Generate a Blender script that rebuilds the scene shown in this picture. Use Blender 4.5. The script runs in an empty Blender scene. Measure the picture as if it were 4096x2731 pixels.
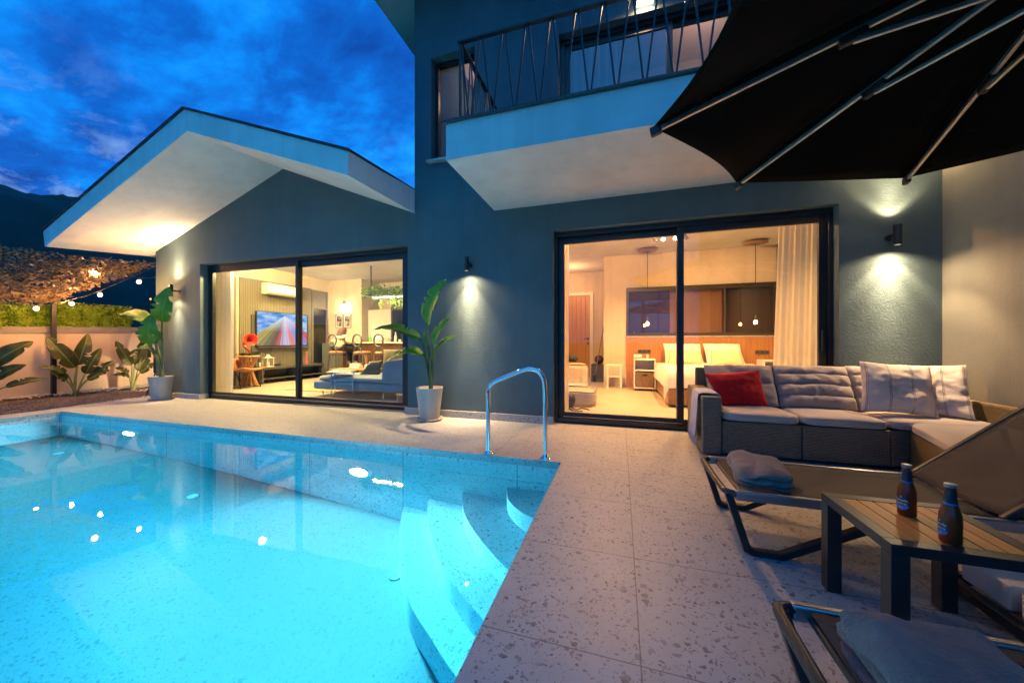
import bpy, bmesh, math, random
from mathutils import Vector, Matrix, noise
R = math.radians
random.seed(7)
SC = bpy.context.scene
COL = SC.collection

# ---------------------------------------------------------------- camera
cam = bpy.data.cameras.new("camera")
cam.sensor_width = 36.0
cam.lens = 36.0 * 1397.7 / 4096.0
cam.clip_start = 0.03
cam.clip_end = 2000
cobj = bpy.data.objects.new("camera", cam)
cobj.location = (0, 0, 1.05)
cobj.rotation_euler = (R(90), 0, R(17.1753))
COL.objects.link(cobj)
SC.camera = cobj

# ---------------------------------------------------------------- render settings, exposure
SC.view_settings.view_transform = 'Standard'
SC.view_settings.look = 'None'
SC.view_settings.exposure = 0.25
SC.view_settings.gamma = 1.0
cy = SC.cycles
cy.use_denoising = True
cy.use_adaptive_sampling = True
cy.adaptive_threshold = 0.015
cy.max_bounces = 9
cy.diffuse_bounces = 4
cy.glossy_bounces = 4
cy.transmission_bounces = 8
cy.transparent_max_bounces = 16
cy.sample_clamp_indirect = 6.0
cy.blur_glossy = 0.5
cy.caustics_reflective = False
cy.caustics_refractive = True

# ---------------------------------------------------------------- node helpers
class NT:
    def __init__(s, tree):
        s.t = tree
    def n(s, typ, **kw):
        nd = s.t.nodes.new(typ)
        ins = kw.pop('ins', {})
        for k, v in kw.items():
            setattr(nd, k, v)
        for k, v in ins.items():
            if isinstance(v, bpy.types.NodeSocket):
                s.t.links.new(v, nd.inputs[k])
            else:
                nd.inputs[k].default_value = v
        return nd
    def math(s, op, a, b=None, c=None, clamp=False):
        nd = s.t.nodes.new('ShaderNodeMath'); nd.operation = op; nd.use_clamp = clamp
        for i, v in enumerate((a, b, c)):
            if v is None: continue
            if isinstance(v, bpy.types.NodeSocket): s.t.links.new(v, nd.inputs[i])
            else: nd.inputs[i].default_value = v
        return nd.outputs[0]
    def mix(s, f, a, b):
        nd = s.t.nodes.new('ShaderNodeMix'); nd.data_type = 'RGBA'
        for i, v in ((0, f), (6, a), (7, b)):
            if isinstance(v, bpy.types.NodeSocket): s.t.links.new(v, nd.inputs[i])
            else: nd.inputs[i].default_value = v if i == 0 else (v[0], v[1], v[2], 1)
        return nd.outputs[2]
    def ramp(s, f, stops, interp='LINEAR'):
        nd = s.t.nodes.new('ShaderNodeValToRGB'); cr = nd.color_ramp; cr.interpolation = interp
        while len(cr.elements) < len(stops): cr.elements.new(0.5)
        for e, (p, c) in zip(cr.elements, stops):
            e.position = p
            e.color = (c, c, c, 1) if not hasattr(c, '__len__') else (c[0], c[1], c[2], 1)
        s.t.links.new(f, nd.inputs[0])
        return nd.outputs[0]
    def link(s, a, b): s.t.links.new(a, b)

# ---------------------------------------------------------------- world (dusk sky with clouds)
W = bpy.data.worlds.new("World"); SC.world = W; W.use_nodes = True
W.node_tree.nodes.clear()
w = NT(W.node_tree)
tc = w.n('ShaderNodeTexCoord').outputs['Generated']
sep = w.n('ShaderNodeSeparateXYZ', ins={0: tc})
zc = w.math('MAXIMUM', sep.outputs[2], 0.0)
den = w.math('ADD', zc, 0.22)
cx_ = w.math('DIVIDE', sep.outputs[0], den)
cy_ = w.math('DIVIDE', sep.outputs[1], den)
cv = w.n('ShaderNodeCombineXYZ', ins={0: cx_, 1: cy_, 2: 1.9}).outputs[0]
mp = w.n('ShaderNodeMapping', ins={0: cv, 'Rotation': (0, 0, R(35)), 'Scale': (1.0, 1.55, 1.0)}).outputs[0]
n1 = w.n('ShaderNodeTexNoise', ins={'Vector': mp, 'Scale': 0.62, 'Detail': 5.0, 'Roughness': 0.5, 'Distortion': 0.35}).outputs[0]
n2 = w.n('ShaderNodeTexNoise', ins={'Vector': mp, 'Scale': 3.4, 'Detail': 10.0, 'Roughness': 0.60, 'Distortion': 0.15}).outputs[0]
cl = w.math('ADD', w.math('MULTIPLY', n1, 0.50), w.math('MULTIPLY', n2, 0.50))
cl = w.math('ADD', cl, w.math('MULTIPLY_ADD', sep.outputs[0], 0.26, 0.175))
base = w.ramp(cl, [(0.38, (0.0, 0.055, 0.34)), (0.47, (0.0, 0.115, 0.56)), (0.54, (0.0, 0.23, 0.86)), (0.62, (0.010, 0.36, 1.0))])
n3 = w.n('ShaderNodeTexNoise', ins={'Vector': mp, 'Scale': 4.5, 'Detail': 9.0, 'Roughness': 0.62, 'Distortion': 0.25}).outputs[0]
wisp = w.ramp(n3, [(0.52, 0.0), (0.80, 1.0)])
low = w.ramp(zc, [(0.16, 1.0), (0.50, 0.0)])
wm = w.math('MULTIPLY', wisp, w.math('MULTIPLY', low, 1.3), clamp=True)
skyc = w.mix(wm, base, (0.30, 0.52, 0.95))
hz = w.ramp(zc, [(0.0, 0.55), (0.25, 0.0)])
skyc = w.mix(hz, skyc, (0.03, 0.22, 0.62))
sky_t = w.n('ShaderNodeTexSky', sky_type='NISHITA', sun_disc=False, sun_elevation=R(-1.5), sun_rotation=R(200))
add = w.n('ShaderNodeMix', data_type='RGBA', blend_type='ADD')
add.inputs[0].default_value = 0.04
w.link(skyc, add.inputs[6]); w.link(sky_t.outputs[0], add.inputs[7])
bg = w.n('ShaderNodeBackground', ins={'Color': add.outputs[2], 'Strength': 1.0})
wo = w.n('ShaderNodeOutputWorld'); w.link(bg.outputs[0], wo.inputs[0])

# ---------------------------------------------------------------- materials
MATS = {}
def newmat(name):
    m = bpy.data.materials.new(name); m.use_nodes = True
    m.node_tree.nodes.clear(); MATS[name] = m
    return m, NT(m.node_tree)
def out(t, sh, disp=None):
    o = t.n('ShaderNodeOutputMaterial'); t.link(sh, o.inputs[0])
def pos(t): return t.n('ShaderNodeNewGeometry').outputs['Position']
def objc(t): return t.n('ShaderNodeTexCoord').outputs['Object']
def bump(t, h, strength=0.3, dist=0.01):
    return t.n('ShaderNodeBump', ins={'Height': h, 'Strength': strength, 'Distance': dist}).outputs[0]
def noise_(t, v, s, d=4.0, r=0.5, dist=0.0):
    return t.n('ShaderNodeTexNoise', ins={'Vector': v, 'Scale': s, 'Detail': d, 'Roughness': r, 'Distortion': dist}).outputs[0]
def simple(name, col, rough=0.5, metal=0.0, spec=0.5, var=0.0, vscale=8.0, bs=0.0, bscale=60.0, bdist=0.004, sheen=0.0, coat=0.0, col2=None):
    m, t = newmat(name)
    c = (col[0], col[1], col[2], 1)
    p = t.n('ShaderNodeBsdfPrincipled', ins={'Base Color': c, 'Roughness': rough, 'Metallic': metal, 'Specular IOR Level': spec})
    v = objc(t)
    if var > 0 or col2:
        nz = noise_(t, v, vscale, 5.0, 0.6)
        c2 = col2 or tuple(x * (1 - var) for x in col)
        f = t.ramp(nz, [(0.35, 0.0), (0.65, 1.0)])
        t.link(t.mix(f, col, c2), p.inputs['Base Color'])
    if bs > 0:
        t.link(bump(t, noise_(t, v, bscale, 4.0, 0.6), bs, bdist), p.inputs['Normal'])
    if sheen: p.inputs['Sheen Weight'].default_value = sheen
    if coat: p.inputs['Coat Weight'].default_value = coat
    out(t, p.outputs[0]); return m
def emis(name, col, strength):
    m, t = newmat(name)
    e = t.n('ShaderNodeEmission', ins={'Color': (col[0], col[1], col[2], 1), 'Strength': strength})
    out(t, e.outputs[0]); return m
def stucco(name, col, grain=0.55, col2=None):
    m, t = newmat(name); v = pos(t)
    big = noise_(t, v, 1.3, 5, 0.6)
    c = t.mix(t.ramp(big, [(0.3, 0.0), (0.7, 1.0)]), col, col2 or tuple(x * 0.78 for x in col))
    stv = t.n('ShaderNodeMapping', ins={0: v, 'Scale': (7.0, 7.0, 0.5)}).outputs[0]
    c = t.mix(t.math('MULTIPLY', t.ramp(noise_(t, stv, 1.0, 5, 0.6), [(0.48, 0.0), (0.75, 1.0)]), 0.35), c, tuple(x * 0.62 for x in col))
    p = t.n('ShaderNodeBsdfPrincipled', ins={'Base Color': c, 'Roughness': 0.82, 'Specular IOR Level': 0.3})
    h1 = noise_(t, v, 95, 2, 0.5); h2 = noise_(t, v, 48, 2, 0.5); h3 = noise_(t, v, 2.5, 3, 0.5)
    h = t.math('ADD', t.math('ADD', t.math('MULTIPLY', h1, 0.6), t.math('MULTIPLY', h2, 0.5)), t.math('MULTIPLY', h3, 1.2))
    t.link(bump(t, h, grain, 0.010), p.inputs['Normal'])
    out(t, p.outputs[0]); return m
def terrazzo(name, col, tile=None, rough=0.32, contrast=1.0):
    m, t = newmat(name); v = pos(t)
    nz = t.n('ShaderNodeTexNoise', ins={'Vector': v, 'Scale': 26.0, 'Detail': 2.0}).outputs['Color']
    dv = t.n('ShaderNodeVectorMath', operation='MULTIPLY_ADD')
    t.link(nz, dv.inputs[0]); dv.inputs[1].default_value = (0.05, 0.05, 0.05); t.link(v, dv.inputs[2])
    mot = noise_(t, v, 5.0, 6, 0.65)
    c = t.mix(t.ramp(mot, [(0.3, 0.0), (0.7, 1.0)]), col, tuple(x * 0.86 for x in col))
    for sc, lo, dark, seed in ((24.0, 0.55, (0.105, 0.105, 0.105), 0.0), (44.0, 0.38, (0.12, 0.105, 0.10), 3.1), (85.0, 0.36, (0.15, 0.125, 0.115), 7.7)):
        vv = t.n('ShaderNodeVectorMath', operation='ADD'); t.link(dv.outputs[0], vv.inputs[0]); vv.inputs[1].default_value = (seed, seed * 1.7, seed * 0.6)
        vo = t.n('ShaderNodeTexVoronoi', feature='F1', ins={'Vector': vv.outputs[0], 'Scale': sc})
        cc = t.n('ShaderNodeSeparateColor'); t.link(vo.outputs['Color'], cc.inputs[0])
        rr = t.math('MULTIPLY', t.math('SUBTRACT', cc.outputs[0], lo), 0.78)
        mk = t.math('MULTIPLY', t.math('SUBTRACT', rr, vo.outputs['Distance']), 60.0, clamp=True)
        mk = t.math('MULTIPLY', mk, t.math('MULTIPLY_ADD', cc.outputs[1], 0.55, 0.50 * contrast))
        dk = t.mix(cc.outputs[2], dark, tuple(x * 1.7 for x in dark))
        c = t.mix(mk, c, dk)
    if tile:
        sp = t.n('ShaderNodeSeparateXYZ', ins={0: v})
        msk = None
        for ax, off, pit, wd in tile:
            a = t.math('DIVIDE', t.math('SUBTRACT', sp.outputs[ax], off), pit)
            fr = t.math('ABSOLUTE', t.math('SUBTRACT', a, t.math('ROUND', a)))
            k = t.math('LESS_THAN', t.math('MULTIPLY', fr, pit), wd)
            msk = k if msk is None else t.math('MAXIMUM', msk, k)
        c = t.mix(t.math('MULTIPLY', msk, 0.8), c, (0.09, 0.08, 0.08))
    ro = t.math('MULTIPLY_ADD', noise_(t, v, 9, 4, 0.6), 0.22, rough - 0.08)
    p = t.n('ShaderNodeBsdfPrincipled', ins={'Base Color': c, 'Roughness': ro, 'Specular IOR Level': 0.45})
    t.link(bump(t, noise_(t, v, 120, 2, 0.5), 0.06, 0.002), p.inputs['Normal'])
    out(t, p.outputs[0]); return m
def wood(name, col, col2, axis='x', scale=3.0, rough=0.45, grooves=None):
    m, t = newmat(name); v = pos(t)
    sc = {'x': (0.6, 9, 9), 'y': (9, 0.6, 9), 'z': (9, 9, 0.6)}[axis]
    mp_ = t.n('ShaderNodeMapping', ins={0: v, 'Scale': sc}).outputs[0]
    nz = noise_(t, mp_, scale, 6, 0.65, 0.6)
    c = t.mix(t.ramp(nz, [(0.3, 0.0), (0.7, 1.0)]), col, col2)
    p = t.n('ShaderNodeBsdfPrincipled', ins={'Base Color': c, 'Roughness': rough})
    t.link(bump(t, nz, 0.15, 0.002), p.inputs['Normal'])
    out(t, p.outputs[0]); return m
def fabric(name, col, col2=None, scale=260.0, bs=0.25, sheen=0.3, big=0.0):
    m, t = newmat(name); v = objc(t)
    nz = noise_(t, v, 7, 4, 0.6)
    c = t.mix(t.ramp(nz, [(0.3, 0.0), (0.7, 1.0)]), col, col2 or tuple(x * 0.85 for x in col))
    h = noise_(t, v, scale, 2, 0.6)
    if big: h = t.math('ADD', h, t.math('MULTIPLY', noise_(t, v, 16, 3, 0.5), big))
    p = t.n('ShaderNodeBsdfPrincipled', ins={'Base Color': c, 'Roughness': 0.9, 'Specular IOR Level': 0.2, 'Sheen Weight': sheen})
    t.link(bump(t, h, bs, 0.004), p.inputs['Normal'])
    out(t, p.outputs[0]); return m
def striped(name, col, stripe, x0, pitch):
    m, t = newmat(name)
    u = t.n('ShaderNodeUVMap').outputs[0]
    s = t.n('ShaderNodeSeparateXYZ', ins={0: u}).outputs[0]
    a = t.math('DIVIDE', t.math('SUBTRACT', s, x0), pitch)
    fr = t.math('ABSOLUTE', t.math('SUBTRACT', a, t.math('ROUND', a)))
    k1 = t.math('LESS_THAN', t.math('ABSOLUTE', t.math('SUBTRACT', fr, 0.03)), 0.012)
    c = t.mix(k1, col, stripe)
    v = objc(t)
    p = t.n('ShaderNodeBsdfPrincipled', ins={'Base Color': c, 'Roughness': 0.9, 'Specular IOR Level': 0.2})
    h = t.math('ADD', noise_(t, v, 240, 2, 0.6), t.math('MULTIPLY', noise_(t, v, 13, 4, 0.55), 5.0))
    t.link(bump(t, h, 0.3, 0.005), p.inputs['Normal'])
    out(t, p.outputs[0]); return m
def wicker(name, col, col2):
    m, t = newmat(name); v = pos(t)
    s = t.n('ShaderNodeSeparateXYZ', ins={0: v})
    u = t.math('ADD', s.outputs[0], s.outputs[1])
    vec = t.n('ShaderNodeCombineXYZ', ins={0: u, 1: s.outputs[2], 2: 0.0}).outputs[0]
    br = t.n('ShaderNodeTexBrick', offset=0.5, ins={'Vector': vec, 'Scale': 1.0, 'Mortar Size': 0.0022, 'Mortar Smooth': 0.6, 'Brick Width': 0.026, 'Row Height': 0.0125, 'Bias': 0.0, 'Color1': (*col, 1), 'Color2': (*col2, 1), 'Mortar': (0.025, 0.019, 0.014, 1)})
    nz = noise_(t, v, 30, 3, 0.6)
    c = t.mix(t.math('MULTIPLY', nz, 0.6), br.outputs[0], tuple(x * 0.4 for x in col))
    p = t.n('ShaderNodeBsdfPrincipled', ins={'Base Color': c, 'Roughness': 0.42, 'Specular IOR Level': 0.5})
    inv = t.math('SUBTRACT', 1.0, br.outputs['Fac'])
    t.link(bump(t, inv, 0.9, 0.006), p.inputs['Normal'])
    out(t, p.outputs[0]); return m
def pane_mat(name, tint=(1, 1, 1), base=0.045, rough=0.0):
    m, t = newmat(name)
    f = t.n('ShaderNodeLayerWeight', ins={'Blend': 0.5}).outputs['Facing']
    fac = t.math('MULTIPLY_ADD', t.math('POWER', f, 5.0), 0.92, base)
    tr = t.n('ShaderNodeBsdfTransparent', ins={'Color': (*tint, 1)})
    gl = t.n('ShaderNodeBsdfGlossy', ins={'Roughness': rough, 'Color': (1, 1, 1, 1)})
    mx = t.n('ShaderNodeMixShader', ins={0: fac}); t.link(tr.outputs[0], mx.inputs[1]); t.link(gl.outputs[0], mx.inputs[2])
    out(t, mx.outputs[0]); return m
def water_mat():
    m, t = newmat('water'); v = pos(t)
    g = t.n('ShaderNodeBsdfGlass', ins={'IOR': 1.33, 'Roughness': 0.0, 'Color': (1.0, 1.0, 1.0, 1)})
    t.link(bump(t, noise_(t, v, 5.0, 4, 0.55), 0.02, 0.02), g.inputs['Normal'])
    o = t.n('ShaderNodeOutputMaterial'); t.link(g.outputs[0], o.inputs[0])
    va = t.n('ShaderNodeVolumeAbsorption', ins={'Color': (0.30, 0.925, 0.985, 1), 'Density': 1.0}); t.link(va.outputs[0], o.inputs['Volume'])
    return m
def leaf_mat(name, col, col2, rough=0.4, trans=0.25):
    m, t = newmat(name)
    v = objc(t)
    nz = noise_(t, v, 9, 4, 0.6)
    c = t.mix(t.ramp(nz, [(0.3, 0.0), (0.75, 1.0)]), col, col2)
    p = t.n('ShaderNodeBsdfPrincipled', ins={'Base Color': c, 'Roughness': rough, 'Specular IOR Level': 0.5})
    tl = t.n('ShaderNodeBsdfTranslucent', ins={'Color': c})
    mx = t.n('ShaderNodeMixShader', ins={0: trans}); t.link(p.outputs[0], mx.inputs[1]); t.link(tl.outputs[0], mx.inputs[2])
    out(t, mx.outputs[0]); return m
def banana_mat(name, col, col2):
    m, t = newmat(name)
    u = t.n('ShaderNodeUVMap').outputs[0]
    s = t.n('ShaderNodeSeparateXYZ', ins={0: u})
    across = t.math('ABSOLUTE', t.math('SUBTRACT', s.outputs[0], 0.5))
    vein = t.math('SINE', t.math('MULTIPLY', t.math('SUBTRACT', s.outputs[1], t.math('MULTIPLY', across, 0.35)), 150.0))
    rib = t.math('LESS_THAN', across, 0.03)
    v = objc(t)
    c = t.mix(t.ramp(noise_(t, v, 6, 4, 0.6), [(0.3, 0.0), (0.7, 1.0)]), col, col2)
    c = t.mix(t.math('MULTIPLY_ADD', vein, 0.10, 0.10), c, tuple(x * 0.5 for x in col))
    c = t.mix(t.math('MULTIPLY', rib, 0.8), c, (0.22, 0.30, 0.08))
    edge = t.math('GREATER_THAN', t.math('ADD', across, t.math('MULTIPLY', noise_(t, v, 30, 3, 0.6), 0.07)), 0.52)
    c = t.mix(edge, c, (0.25, 0.15, 0.05))
    p = t.n('ShaderNodeBsdfPrincipled', ins={'Base Color': c, 'Roughness': 0.38})
    t.link(bump(t, vein, 0.25, 0.002), p.inputs['Normal'])
    tl = t.n('ShaderNodeBsdfTranslucent', ins={'Color': c})
    mx = t.n('ShaderNodeMixShader', ins={0: 0.38}); t.link(p.outputs[0], mx.inputs[1]); t.link(tl.outputs[0], mx.inputs[2])
    out(t, mx.outputs[0]); return m

wallM = stucco('wall_plaster', (0.084, 0.130, 0.150), 0.60)
sideM = stucco('side_plaster', (0.23, 0.225, 0.195), 0.25)
whiteM = stucco('white_plaster', (0.70, 0.70, 0.68), 0.18)
fasciaM = stucco('fascia_plaster', (0.66, 0.68, 0.69), 0.45)
creamM = stucco('cream_plaster', (0.56, 0.45, 0.35), 0.2)
TCOL = (0.405, 0.40, 0.385)
deckM = terrazzo('deck_terrazzo', TCOL, tile=[(1, 2.98, 0.592, 0.0022), (0, 0.065, 1.19, 0.0022)], rough=0.44)
copeM = terrazzo('terrazzo', TCOL, rough=0.4)
poolM = terrazzo('pool_terrazzo', (0.66, 0.64, 0.62), tile=[(1, 1.235, 0.59, 0.004), (0, -2.075, 1.19, 0.004), (2, -0.37, 0.585, 0.003)], rough=0.5, contrast=0.75)
stepM = terrazzo('step_terrazzo', (0.70, 0.68, 0.66), rough=0.5, contrast=0.5)
alu = simple('black_aluminium', (0.018, 0.019, 0.021), 0.38, 0.0, 0.5, bs=0.05, bscale=200)
aluB = simple('window_frame_black', (0.014, 0.015, 0.017), 0.35, 0.0, 0.5)
blackM = simple('black_paint', (0.012, 0.012, 0.013), 0.45)
gunM = simple('graphite_metal', (0.06, 0.065, 0.075), 0.3, 0.75)
ribM = simple('parasol_rib_metal', (0.60, 0.60, 0.62), 0.32, 0.9)
silverM = simple('brushed_aluminium', (0.42, 0.43, 0.46), 0.28, 0.9)
chrome = simple('chrome', (0.85, 0.86, 0.88), 0.06, 1.0)
paneM = pane_mat('window_glass', (0.94, 0.95, 0.94), 0.05)
waterM = water_mat()
flashM = simple('dark_flashing', (0.02, 0.02, 0.022), 0.6)
potM = simple('pot_ceramic', (0.46, 0.42, 0.38), 0.55, var=0.12, vscale=6, bs=0.1, bscale=90)
soilM = simple('white_pebble_soil', (0.45, 0.40, 0.34), 0.9, var=0.5, vscale=120, bs=0.8, bscale=140, bdist=0.01)
leafB = banana_mat('strelitzia_leaf', (0.075, 0.22, 0.025), (0.15, 0.34, 0.035))
leafO = banana_mat('strelitzia_leaf_olive', (0.05, 0.07, 0.012), (0.095, 0.095, 0.02))
stemM = leaf_mat('strelitzia_stem', (0.12, 0.17, 0.045), (0.17, 0.14, 0.06), 0.5, 0.0)
dstemM = leaf_mat('dark_stem', (0.035, 0.07, 0.022), (0.06, 0.085, 0.03), 0.45, 0.0)
hedgeM = leaf_mat('hedge_leaf', (0.14, 0.27, 0.015), (0.34, 0.44, 0.03), 0.5, 0.2)
hedge2M = leaf_mat('hedge_leaf_dark', (0.035, 0.075, 0.01), (0.08, 0.14, 0.02), 0.5, 0.15)
netM = leaf_mat('camouflage_net', (0.12, 0.085, 0.055), (0.26, 0.19, 0.13), 0.35, 0.25)
gravM = simple('gravel_brown', (0.085, 0.055, 0.042), 0.9, col2=(0.19, 0.14, 0.11), vscale=60, bs=0.9, bscale=70, bdist=0.02)
pebM = simple('white_pebble', (0.62, 0.56, 0.48), 0.7, var=0.3, vscale=30)
brownP = simple('brown_pebble', (0.13, 0.085, 0.06), 0.8, col2=(0.24, 0.18, 0.14), vscale=25)
hillM = simple('hill_scrub', (0.020, 0.030, 0.030), 1.0, var=0.5, vscale=0.06, bs=0.0)
grndM = simple('bare_ground', (0.06, 0.05, 0.04), 1.0, var=0.3, vscale=1.0)
wickM = wicker('wicker_brown', (0.26, 0.19, 0.14), (0.36, 0.27, 0.195))
wickT = wicker('wicker_tan', (0.27, 0.17, 0.075), (0.36, 0.24, 0.11))
cushM = fabric('cushion_greige', (0.30, 0.255, 0.24), (0.25, 0.21, 0.20), bs=0.35, big=3.0)
seatM = fabric('seat_cushion', (0.40, 0.34, 0.31), (0.35, 0.30, 0.275), bs=0.2, big=1.5)
redM = fabric('red_linen', (0.52, 0.010, 0.012), (0.42, 0.007, 0.010), bs=0.35, big=2.5, sheen=0.1)
strM = striped('striped_linen', (0.58, 0.50, 0.44), (0.16, 0.12, 0.11), 0.06, 0.30)
throwM = fabric('throw_wool', (0.50, 0.49, 0.55), (0.42, 0.42, 0.50), bs=0.5, big=2.0)
towelM = fabric('grey_towel', (0.24, 0.175, 0.155), (0.14, 0.105, 0.095), scale=150, bs=1.0, big=2.5, sheen=0.15)
teakM = wood('teak_slats', (0.74, 0.31, 0.06), (0.56, 0.21, 0.04), 'y', 4.0)
canopyM = simple('canopy_black', (0.0016, 0.0014, 0.0014), 0.95, 0.0, 0.08, bs=0.2, bscale=260)
marbM = simple('white_marble', (0.62, 0.58, 0.55), 0.4, var=0.18, vscale=7)
rubM = simple('black_rubber', (0.01, 0.01, 0.01), 0.7)
# sling of the loungers: open mesh cloth, a little see-through
def sling():
    m, t = newmat('sling_mesh'); v = objc(t)
    nz = noise_(t, v, 300, 2, 0.5)
    p = t.n('ShaderNodeBsdfPrincipled', ins={'Base Color': (0.060, 0.050, 0.040, 1), 'Roughness': 0.75})
    t.link(bump(t, nz, 0.3, 0.002), p.inputs['Normal'])
    tr = t.n('ShaderNodeBsdfTransparent', ins={'Color': (0.9, 0.88, 0.85, 1)})
    mx = t.n('ShaderNodeMixShader', ins={0: 0.24}); t.link(p.outputs[0], mx.inputs[1]); t.link(tr.outputs[0], mx.inputs[2])
    out(t, mx.outputs[0]); return m
slingM = sling()
WARM = (1.0, 0.62, 0.30)
WARMX = (1.0, 0.66, 0.35)
bulbE = emis('bulb_glow', (1.0, 0.45, 0.13), 1100.0)
lampE = emis('lamp_glow', (1.0, 0.80, 0.52), 22.0)
poolE = emis('pool_lamp_glow', (0.75, 0.95, 1.0), 60.0)
filE = emis('filament_glow', (1.0, 0.55, 0.18), 60.0)

# ---------------------------------------------------------------- mesh builder
class MB:
    def __init__(s): s.v = []; s.f = []; s.uv = {}
    def add(s, vs, fs, uvs=None):
        o = len(s.v); s.v += [Vector(p) for p in vs]
        for i, f in enumerate(fs):
            if uvs: s.uv[len(s.f)] = [uvs[k] for k in f]
            s.f.append([o + k for k in f])
        return s
    def box(s, x0, x1, y0, y1, z0, z1):
        vs = [(x, y, z) for z in (z0, z1) for y in (y0, y1) for x in (x0, x1)]
        return s.add(vs, [(0, 2, 3, 1), (4, 5, 7, 6), (0, 1, 5, 4), (2, 6, 7, 3), (0, 4, 6, 2), (1, 3, 7, 5)])
    def obox(s, c, size, rot=None, mat=None):
        m = mat or (Matrix.Rotation(rot, 3, 'Z') if isinstance(rot, float) else (rot or Matrix.Identity(3)))
        vs = [Vector(c) + m @ Vector((x * size[0] / 2, y * size[1] / 2, z * size[2] / 2)) for z in (-1, 1) for y in (-1, 1) for x in (-1, 1)]
        return s.add(vs, [(0, 2, 3, 1), (4, 5, 7, 6), (0, 1, 5, 4), (2, 6, 7, 3), (0, 4, 6, 2), (1, 3, 7, 5)])
    def bar(s, p0, p1, w_, h_, up=(0, 0, 1)):
        p0, p1 = Vector(p0), Vector(p1); d = (p1 - p0).normalized(); u = Vector(up)
        sx = d.cross(u)
        if sx.length < 1e-4: sx = d.cross(Vector((1, 0, 0)))
        sx.normalize(); uz = sx.cross(d).normalized()
        vs = []
        for p in (p0, p1):
            for a, b in ((-1, -1), (1, -1), (1, 1), (-1, 1)):
                vs.append(p + sx * a * w_ / 2 + uz * b * h_ / 2)
        return s.add(vs, [(0, 1, 2, 3), (7, 6, 5, 4), (0, 4, 5, 1), (1, 5, 6, 2), (2, 6, 7, 3), (3, 7, 4, 0)])
    def poly_prism(s, pts, off):
        n = len(pts); off = Vector(off)
        vs = [Vector(p) for p in pts] + [Vector(p) + off for p in pts]
        fs = [tuple(range(n)), tuple(reversed(range(n, 2 * n)))] + [(i, i + n, (i + 1) % n + n, (i + 1) % n) for i in range(n)]
        return s.add(vs, fs)
    def tube(s, pts, r, n=10, closed=False, cap=True):
        P = [Vector(p) for p in pts]; m = len(P)
        rr = r if hasattr(r, '__len__') else [r] * m
        ref = None; rings = []
        for i, p in enumerate(P):
            if closed: d = (P[(i + 1) % m] - P[i - 1]).normalized()
            else: d = (P[min(i + 1, m - 1)] - P[max(i - 1, 0)]).normalized()
            if ref is None:
                ref = d.cross(Vector((0, 0, 1)))
                if ref.length < 1e-3: ref = d.cross(Vector((1, 0, 0)))
            ref = (ref - d * ref.dot(d)).normalized(); b = d.cross(ref)
            rings.append([p + (ref * math.cos(a) + b * math.sin(a)) * rr[i] for a in [2 * math.pi * k / n for k in range(n)]])
        vs = [q for g in rings for q in g]; fs = []
        for i in range(m if closed else m - 1):
            j = (i + 1) % m
            for k in range(n):
                fs.append((i * n + k, i * n + (k + 1) % n, j * n + (k + 1) % n, j * n + k))
        if cap and not closed:
            fs.append(tuple(reversed(range(n)))); fs.append(tuple(range((m - 1) * n, m * n)))
        return s.add(vs, fs)
    def lathe(s, prof, c, n=24, sq=1.0):
        c = Vector(c); vs = []; fs = []
        for r, z in prof:
            for k in range(n):
                a = 2 * math.pi * k / n
                vs.append(c + Vector((r * math.cos(a), r * math.sin(a) * sq, z)))
        m = len(prof)
        for i in range(m - 1):
            for k in range(n):
                fs.append((i * n + k, i * n + (k + 1) % n, (i + 1) * n + (k + 1) % n, (i + 1) * n + k))
        if prof[0][0] > 1e-6: fs.append(tuple(reversed(range(n))))
        if prof[-1][0] > 1e-6: fs.append(tuple(range((m - 1) * n, m * n)))
        return s.add(vs, fs)
    def ball(s, c, r, n=12, sx=1, sy=1, sz=1):
        c = Vector(c); vs = []; fs = []; m = n // 2 + 2
        for i in range(m):
            th = math.pi * i / (m - 1)
            for k in range(n):
                a = 2 * math.pi * k / n
                vs.append(c + Vector((r * sx * math.sin(th) * math.cos(a), r * sy * math.sin(th) * math.sin(a), r * sz * math.cos(th))))
        for i in range(m - 1):
            for k in range(n): fs.append((i * n + k, (i + 1) * n + k, (i + 1) * n + (k + 1) % n, i * n + (k + 1) % n))
        return s.add(vs, fs)
    def grid(s, fn, nu, nv, uv=True):
        vs = []; uvs = []; fs = []
        for j in range(nv + 1):
            for i in range(nu + 1):
                u, v_ = i / nu, j / nv; vs.append(fn(u, v_)); uvs.append((u, v_))
        for j in range(nv):
            for i in range(nu):
                a = j * (nu + 1) + i; fs.append((a, a + 1, a + nu + 2, a + nu + 1))
        return s.add(vs, fs, uvs if uv else None)
    def build(s, name, mat, parent=None, smooth=False, bevel=0.0, seg=2, loc=None, merge=False, solid=0.0, sub=0, angle=40):
        me = bpy.data.meshes.new(name)
        org = Vector((0, 0, 0))
        if parent is not None: org = Vector(parent['_o'])
        elif loc is not None: org = Vector(loc)
        me.from_pydata([tuple(p - org) for p in s.v], [], s.f)
        if s.uv:
            ul = me.uv_layers.new(name='UVMap')
            for pi, pl in enumerate(me.polygons):
                if pi in s.uv:
                    for li, q in zip(pl.loop_indices, s.uv[pi]): ul.data[li].uv = q
        if merge:
            bm = bmesh.new(); bm.from_mesh(me); bmesh.ops.remove_doubles(bm, verts=bm.verts, dist=1e-5)
            bmesh.ops.recalc_face_normals(bm, faces=bm.faces); bm.to_mesh(me); bm.free()
        o = bpy.data.objects.new(name, me); COL.objects.link(o)
        me.materials.append(mat)
        if smooth:
            for p in me.polygons: p.use_smooth = True
            try: me.set_sharp_from_angle(angle=R(angle))
            except Exception: pass
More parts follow.
